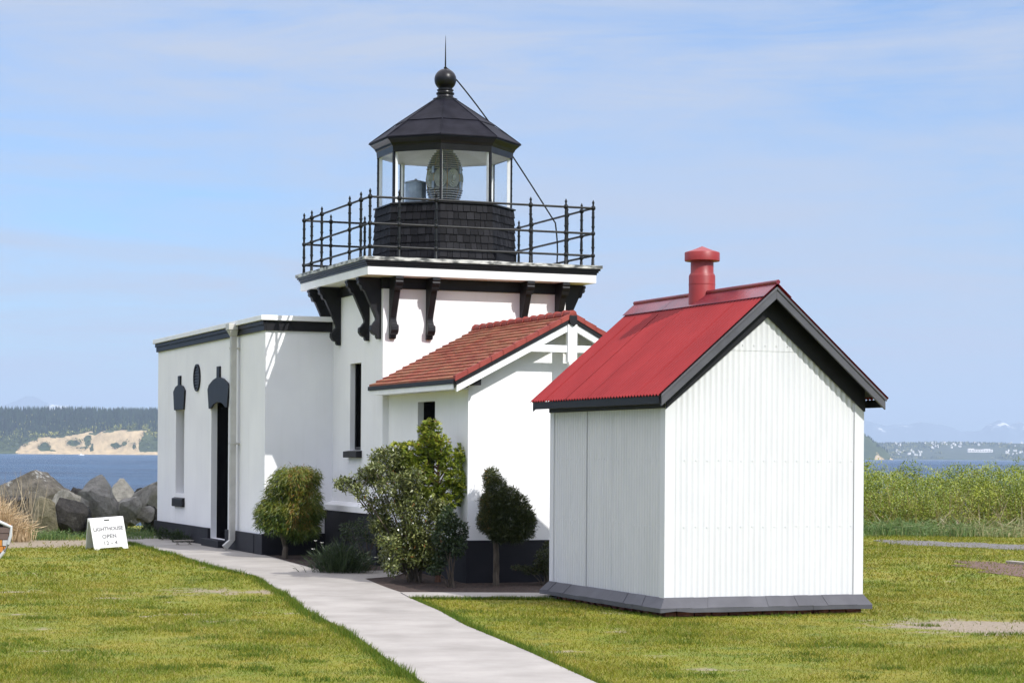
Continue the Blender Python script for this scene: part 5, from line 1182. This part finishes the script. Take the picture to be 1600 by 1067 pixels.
V, Fc, Rr = tufts(cent, 60, .5, .16, .9, (.010, .02)); V[:, 2] += gh(V[:, 0], V[:, 1]); tag(np_mesh('dune_grass', V, Fc, M['dune'], None, {'rnd': np.clip(Rr * .8 + .45 * sstep(7.5, 10.5, V[:, 0] + rng.normal(0, .6, len(V))), 0, 1)}), 'blue green dune grass along the foot of the thicket', 'grass', kind='stuff')
m_ = 520; S = field(m_, 4.6, 22, 43.0, 45.2); mk = rng.uniform(0, 1, m_) < .35 + .65 * sstep(7, 10, S[:, 0]); S = S[mk]; m_ = len(S); Ps = np.stack([S[:, 0], S[:, 1], np.full(m_, .1)], -1)
al = np.stack([rng.normal(0, .65, m_), rng.normal(0, .4, m_), np.ones(m_)], -1); V, Fc = leaf_quads(Ps, al, rand_dir(m_), rng.uniform(.35, 1.05, m_), rng.uniform(.010, .018, m_))
k = 500; S2 = field(k, 8.6, 22, 43.0, 44.6); V2, F2 = leaf_quads(np.stack([S2[:, 0], S2[:, 1], rng.uniform(.15, .5, k)], -1), rand_dir(k) * np.array([1, 1, .6]), rand_dir(k), rng.uniform(.2, .6, k), rng.uniform(.010, .02, k))
tag(np_mesh('dry_reeds', np.concatenate([V, V2]), np.concatenate([Fc, F2 + len(V)]), M['reed'], None, {'rnd': rng.uniform(0, 1, 4 * (m_ + k))}), 'dry broken reeds standing in front of the thicket', 'reeds', kind='stuff')
q0_, q1_ = onground(1576, 880), onground(1640, 886)
lgm = MB(); a_, b_ = Vector(q0_), Vector(q1_); dv = (b_ - a_).normalized(); sv = Vector((-dv.y, dv.x, 0)) * .06
lgm.hexa([Vector((0, 0, -.03)) - sv, (b_ - a_) * 1.6 - sv + Vector((0, 0, -.03)), (b_ - a_) * 1.6 + sv + Vector((0, 0, -.03)), sv + Vector((0, 0, -.03)), Vector((0, 0, .045)) - sv, (b_ - a_) * 1.6 - sv + Vector((0, 0, .045)), (b_ - a_) * 1.6 + sv + Vector((0, 0, .045)), sv + Vector((0, 0, .045))])
o = lgm.build('timber_edging', M['timber'], None, .008, loc=tuple(a_)); tag(o, 'weathered grey timber edging beside the reddish bark patch', 'timber')

# ------------------------------------------------------------------ far shores
def fbm(x, y, s, oct_=5, seed=0):
    out = np.zeros(np.shape(x)); a = 1.0
    for o_ in range(oct_):
        f_ = s * 2 ** o_
        out = out + a * np.vectorize(lambda p_, q_: noise.noise(Vector((p_ * f_ + seed * 13.7, q_ * f_ + seed * 5.1, o_ * 3.3))))(x, y); a *= .5
    return out
def grid_mesh(name, xs, ys, hfun, mt, attr=None):
    X, Y = np.meshgrid(xs, ys); Z = hfun(X, Y); nx_, ny_ = len(xs), len(ys); I_ = np.arange(nx_ * ny_).reshape(ny_, nx_)
    Fc = np.stack([I_[:-1, :-1], I_[:-1, 1:], I_[1:, 1:], I_[1:, :-1]], -1).reshape(-1, 4)
    o = np_mesh(name, np.stack([X, Y, Z], -1).reshape(-1, 3), Fc, mt, None, {k_: f_(X, Y, Z).ravel() for k_, f_ in (attr or {}).items()}, smooth=False); tag(o, kind='structure'); return o
# wooded bluff across the water, 6 km off
BY = 6000.; mpp = BY / F
def bluff_edge(X):    # top of the bare bluff, metres
    px = X / mpp + 800
    e = np.interp(px, [-200, 25, 40, 55, 75, 105, 130, 140, 150, 205, 225, 240, 300], [30, 28, 44, 42, 47, 54, 62, 54, 64, 68, 66, 50, 45])
    return e * 1.0
def bluff_h(X, Y):
    t = Y - BY - 20 * fbm(X, X * 0, .004, 3, 2); e = bluff_edge(X)
    h = -6 + 9 * sstep(-10, 10, t) + (e - 3) * sstep(8, 75, t) + (108 - e) * sstep(90, 420, t) + 6 * fbm(X, Y, .006, 4, 1)
    return np.where(X > -300, h * (1 - sstep(-300, 700, X)) - 10 * sstep(-300, 700, X), h)
xs = np.unique(np.r_[np.linspace(-3200, -1700, 60), np.linspace(-1700, -900, 420), np.linspace(-900, 700, 60)]); ys = BY + np.unique(np.r_[np.linspace(-60, 110, 80), np.linspace(110, 700, 24)])
VEG = [(30, 682, 22, 14), (67, 701, 15, 13), (80, 706, 12, 6), (112, 692, 17, 8), (131, 688, 9, 14), (126, 700, 14, 6), (176, 696, 14, 7), (190, 692, 8, 6), (206, 697, 5, 7), (232, 692, 18, 18), (98, 676, 12, 5), (140, 703, 4, 12), (88, 681, 8, 3)]
def veg_at(X, Z):
    px = X / mpp + 800; py = 712.3 + (px - 800) * ROLL - (Z - EYE) / mpp; w = 0 * px
    for a_, b_, c_, d_ in VEG: w = np.maximum(w, (1.25 if b_ < 684 or a_ > 220 else .95) - np.sqrt(((px - a_) / c_) ** 2 + ((py - b_) / d_) ** 2))
    return np.clip(w * 1.6, 0, 1)
def sandf(X, Y, Z):
    n1 = 1.5 * fbm(X, Z * 1.5, .012, 5, 31); n2 = 1.5 * fbm(X, Z * 2, .03, 5, 37); px = X / mpp + 800 + 7 * n1; e = bluff_edge(X) + 9 * n2
    a = sstep(20, 30, px) * (1 - sstep(216, 228, px)); body = a * (1 - sstep(e - 4, e + 3, Z)); beach = (Z < 6 + 2 * n2) * (Z > -3)
    return np.maximum(.72 * body * (1 - np.clip(veg_at(X, Z) * .9 + .40 * n2 + .2 * n1 - .2, 0, 1)) + .12 * body * n1, beach * (.8 - .5 * (px < 45)))
grid_mesh('hills', xs, ys, bluff_h, M['hill'], {'sand': sandf})
def cones(pos, hts, wid, tiers=3, sides=6, rnd=None, decid=None):
    Vv, Ff, Rr = [], [], []; o_ = 0
    for i in range(len(pos)):
        x, y, z = pos[i]; h, w = hts[i], wid[i]
        if decid is not None and decid[i]:
            vs_ = []; 
            for k in range(14): 
                v = Vector((random.gauss(0, 1), random.gauss(0, 1), random.gauss(0, 1))).normalized(); c = Vector((x, y, z + h * .3)) + Vector((v.x * w * .75, v.y * w * .75, v.z * h * .32)); s_ = w * .42
                a = [c + Vector((random.uniform(-s_, s_), random.uniform(-s_, s_), random.uniform(-s_, s_))) for _ in range(3)]; Vv += a; Ff.append((o_, o_ + 1, o_ + 2)); o_ += 3; Rr += [rnd[i] + random.uniform(-.05, .05)] * 3
            continue
        for t_ in range(tiers):
            zb_, zt = z + h * (t_ / tiers) * .85, z + h * min(1, (t_ + 1.5) / tiers); r_ = w / 2 * (1 - t_ / tiers * .8); a0 = random.uniform(0, 6)
            for k in range(sides):
                a = a0 + 2 * math.pi * k / sides; rr = r_ * random.uniform(.7, 1.25); Vv.append((x + rr * math.cos(a), y + rr * math.sin(a), zb_ - random.uniform(0, .06) * h))
            Vv.append((x + random.uniform(-.3, .3), y, zt)); Ff += [(o_ + k, o_ + (k + 1) % sides, o_ + sides) for k in range(sides)]; o_ += sides + 1; Rr += [rnd[i]] * (sides + 1)
    return np.array([tuple(v) for v in Vv]), np.array(Ff), np.array(Rr)
n = 9000; X = rng.uniform(-1640, -920, n); T_ = rng.uniform(20, 560, n) ** 1.0; Y = BY + T_; Z = bluff_h(X, Y); px = X / mpp + 800; e = bluff_edge(X)
bare_ = (px > 26) & (px < 224) & (Z < e + 1); spots_ = bare_ & (veg_at(X, Z) > .25)
kp = (~bare_ | spots_) & (Z > 4); X, Y, Z, T_ = X[kp], Y[kp], Z[kp], T_[kp]; n = len(X); low = spots_[kp] | (Z < 40)
dec = (rng.uniform(0, 1, n) < np.where(T_ < 230, .6, .14)) | low; H_ = np.where(low, rng.uniform(6, 13, n), np.where(dec, rng.uniform(13, 22, n), rng.uniform(15, 36, n))); Wd = np.where(dec, H_ * .5, H_ * .26)
rn = np.where(dec, rng.uniform(.55, 1.0, n), rng.uniform(0, .6, n)); rn = np.where(low, rng.uniform(.4, .8, n), rn)
V, Fc, Rr = cones(np.stack([X, Y, Z - 1], -1), H_, Wd, 3, 6, rn, dec); tag(np_mesh('forest', V, Fc, M['forest'], None, {'rnd': Rr}), 'dark conifer forest along the top of the sandy bluff across the water', 'forest', kind='stuff')
# small headland and long low shore on the right
HY = 7800.; mh = HY / F
def head_h(X, Y):
    px = X / mh + 800; t = Y - HY; e = np.interp(px, [1100, 1300, 1348, 1362, 1378, 1392, 1402, 1500], [120, 112, 98, 84, 56, 26, -8, -12]); return np.where(e > 0, -8 + (e + 4) * sstep(-20, 60 + (1400 - px) * .3, t) + 5 * fbm(X, Y, .01, 4, 4), -9)
grid_mesh('headland', np.linspace(700, 1450, 120), HY + np.linspace(-60, 420, 40), head_h, M['hill'], {'sand': lambda X, Y, Z: .34 * ((X / mh + 800) > 1364) * (Z < 40) + .4 * fbm(X, Z * .5, .03, 4, 8) * (Z < 45) + .25 * (Z < 4)})
n = 700; X = rng.uniform(800, 1390, n); Y = HY + rng.uniform(40, 400, n); Z = head_h(X, Y); kp = (Z > 22); X, Y, Z = X[kp], Y[kp], Z[kp]; n = len(X)
V, Fc, Rr = cones(np.stack([X, Y, Z - 2], -1), rng.uniform(9, 18, n), rng.uniform(7, 11, n), 2, 5, rng.uniform(0, .7, n)); tag(np_mesh('forest', V, Fc, M['forest'], None, {'rnd': Rr}), 'forest on the small headland right of the oil house', 'forest', kind='stuff')
FY = 11000.; mf = FY / F
def far_h(X, Y):
    t = Y - FY; px = X / mf + 800
    top = 100 + 10 * fbm(X, X * 0, .0016, 3, 6)
    return -8 + 14 * sstep(-40, 40, t) + (top - 14) * sstep(30, 1500, t) ** .8 + 7 * fbm(X, Y, .004, 5, 7)
grid_mesh('far_hills', np.linspace(1300, 3900, 260), FY + np.unique(np.r_[np.linspace(-80, 60, 10), np.linspace(60, 2200, 60)]), far_h, M['hill2'], {'sand': lambda X, Y, Z: .38 * (Z < 4)})
n = 3600; X = rng.uniform(1650, 2850, n); Y = FY + rng.uniform(30, 1700, n); Z = far_h(X, Y); gapn = vnoise(np.stack([X, Y * .3], -1), .008, 5); kp = (gapn > -.25) | (Y > FY + 1300); X, Y, Z = X[kp], Y[kp], Z[kp]; n = len(X); dec = rng.uniform(0, 1, n) < .4
V, Fc, Rr = cones(np.stack([X, Y, Z - 1], -1), rng.uniform(8, 17, n), rng.uniform(7, 12, n), 2, 5, np.where(dec, rng.uniform(.6, 1, n), rng.uniform(0, .6, n)), dec); tag(np_mesh('forest', V, Fc, M['forest'], None, {'rnd': Rr}), 'distant woods on the far low hills at the right', 'forest', kind='stuff')
# houses of the far town: one mesh each, copied
hm = MB(); hm.box(-6, 6, -5, 5, -8, 6); hm.prism([(-6.5, 6.01), (6.5, 6.01), (0, 9.5)], lambda p_, q_, dd: (p_, dd, q_), -5.4, 5.4)
hb_ = bmesh.new
def far_house():
    root = hm.build('far_house', M['farwhite']); root.data.materials.append(M['farroof'])
    for i, p_ in enumerate(root.data.polygons):
        if p_.center.z > 6.5 and abs(p_.normal.z) > .3: p_.material_index = 1
    return root
h0 = far_house(); hs = []
def surf_y(px, py):      # distance at which the sight line meets the far slope
    r_ = ray(px, py)
    for Yt in np.arange(FY + 20, FY + 2000, 12):
        if EYE + r_[2] * Yt < float(far_h(np.array(r_[0] * Yt), np.array(Yt))): return Yt
    return None
cl_ = [(1441, 1503, 686, 702, 46), (1398, 1413, 690, 698, 10), (1396, 1440, 703, 713, 22), (1570, 1600, 705, 711, 12), (1515, 1536, 690, 697, 7), (1415, 1432, 678, 682, 3), (1380, 1400, 684, 692, 5), (1555, 1600, 690, 700, 8)]
for x0, x1, y0, y1, k in cl_:
    for _ in range(k):
        px, py = random.uniform(x0, x1), random.uniform(y0, y1); yy = surf_y(px, py)
        if yy is None: continue
        o = h0 if not hs else h0.copy()
        if hs: COL.objects.link(o)
        X_ = ray(px, py)[0] * yy; o.location = (X_, yy, float(far_h(np.array(X_), np.array(yy))) + 6); o.rotation_euler = (0, 0, random.uniform(-.6, .6)); s_ = random.uniform(.42, .8); o.scale = (s_, s_, s_ * random.uniform(.8, 1.1)); hs.append(o)
        tag(o, 'small pale house on the far hillside across the water', 'house', 'houses of the far town')
yy = surf_y(1530, 706) or FY + 300; X_ = ray(1530, 706)[0] * yy; zg = float(far_h(np.array(X_), np.array(yy)))
fw = empty('waterfront_building', (X_, yy - 20, zg), 0, 'long low white building on the far shore at the right', 'building')
mb = MB(); mb.box(-66, 66, -15, 15, -10, 13).box(-66, -34, -12, 12, 13.01, 18).box(20, 52, -12, 12, 13.01, 16); mb.build('wall', M['farwhite'], fw)
mb = MB(); mb.box(-67, 67, -16, 16, 17.02, 17.9) if False else mb.box(-33.5, 19.5, -14, 14, 13.02, 14.2); mb.build('roof', M['farroof'], fw)
for k in range(9): MB().box(-60 + k * 14, -52 + k * 14, -15.3, -15.01, 3, 9).build('window', M['farroof'], fw)
# far mountains
MY = 30000.; mm_ = MY / F
def mount_h(X, Y):
    px = X / mm_ + 800; t = np.abs(Y - MY) / 1500
    y = np.interp(px, [-300, -40, 10, 25, 40, 52, 66, 85, 110, 150, 260, 1250, 1340, 1352, 1385, 1410, 1440, 1470, 1500, 1530, 1545, 1560, 1575, 1590, 1600, 1640, 1800], [690, 660, 632, 626, 618, 617, 625, 630, 634, 645, 670, 672, 660, 655, 663, 661, 659, 664, 672, 670, 662, 657, 666, 660, 664, 655, 680])
    hor = 712.3 + (px - 800) * ROLL
    return np.maximum(-20, (hor - y) * mm_ * np.clip(1 - t ** 1.3, 0, 1) * 1.0 + 60 * fbm(X, Y, .0011, 6, 11) * np.clip(1.1 - t, 0, 1))
grid_mesh('mountains', np.linspace(-9500, 8600, 620), MY + np.linspace(-1600, 1600, 33), mount_h, M['mount'], {'snow': lambda X, Y, Z: np.interp(X / mm_ + 800, [-300, 40, 70, 82, 106, 125, 1330, 1352, 1368, 1385, 1403, 1415, 1430, 1520, 1540, 1575, 1600, 1700], [-.2, -.06, -.02, .14, .14, -.1, -.1, -.01, -.01, -.08, .0, .0, -.1, -.1, .03, .01, .03, .0]) - .25 * (Z < np.interp(X / mm_ + 800, [200, 1300], [560, 300]))})
# motor boat out on the water
bd_ = 3600.; q = atdepth(127, 712, bd_); bt = empty('motor_boat', (q.x, q.y, -2.6), R(12), 'tiny white motor boat far out on the water', 'boat')
mb = MB(); sec = []
for x, w_, zb_, zt in ((-4.5, 1.4, -.2, 1.0), (-2, 1.6, -.4, 1.05), (1.5, 1.5, -.4, 1.25), (3.6, .8, -.2, 1.6), (4.8, .05, .4, 1.9)): sec.append([(x, -w_, zt), (x, -w_ * .7, zb_), (x, w_ * .7, zb_), (x, w_, zt)])
for a_, b_ in zip(sec, sec[1:]): mb.add(a_ + b_, [(0, 1, 5, 4), (1, 2, 6, 5), (2, 3, 7, 6), (3, 0, 4, 7)])
mb.quad(*sec[0]); mb.quad(*sec[-1]); mb.build('hull', M['boat'], bt)
mb = MB(); mb.hexa([(-1.8, -1.1, 1.06), (1.6, -1.0, 1.3), (1.6, 1.0, 1.3), (-1.8, 1.1, 1.06), (-1.6, -1, 2.9), (.7, -.9, 2.9), (.7, .9, 2.9), (-1.6, 1, 2.9)]); mb.build('cabin', M['boat'], bt)
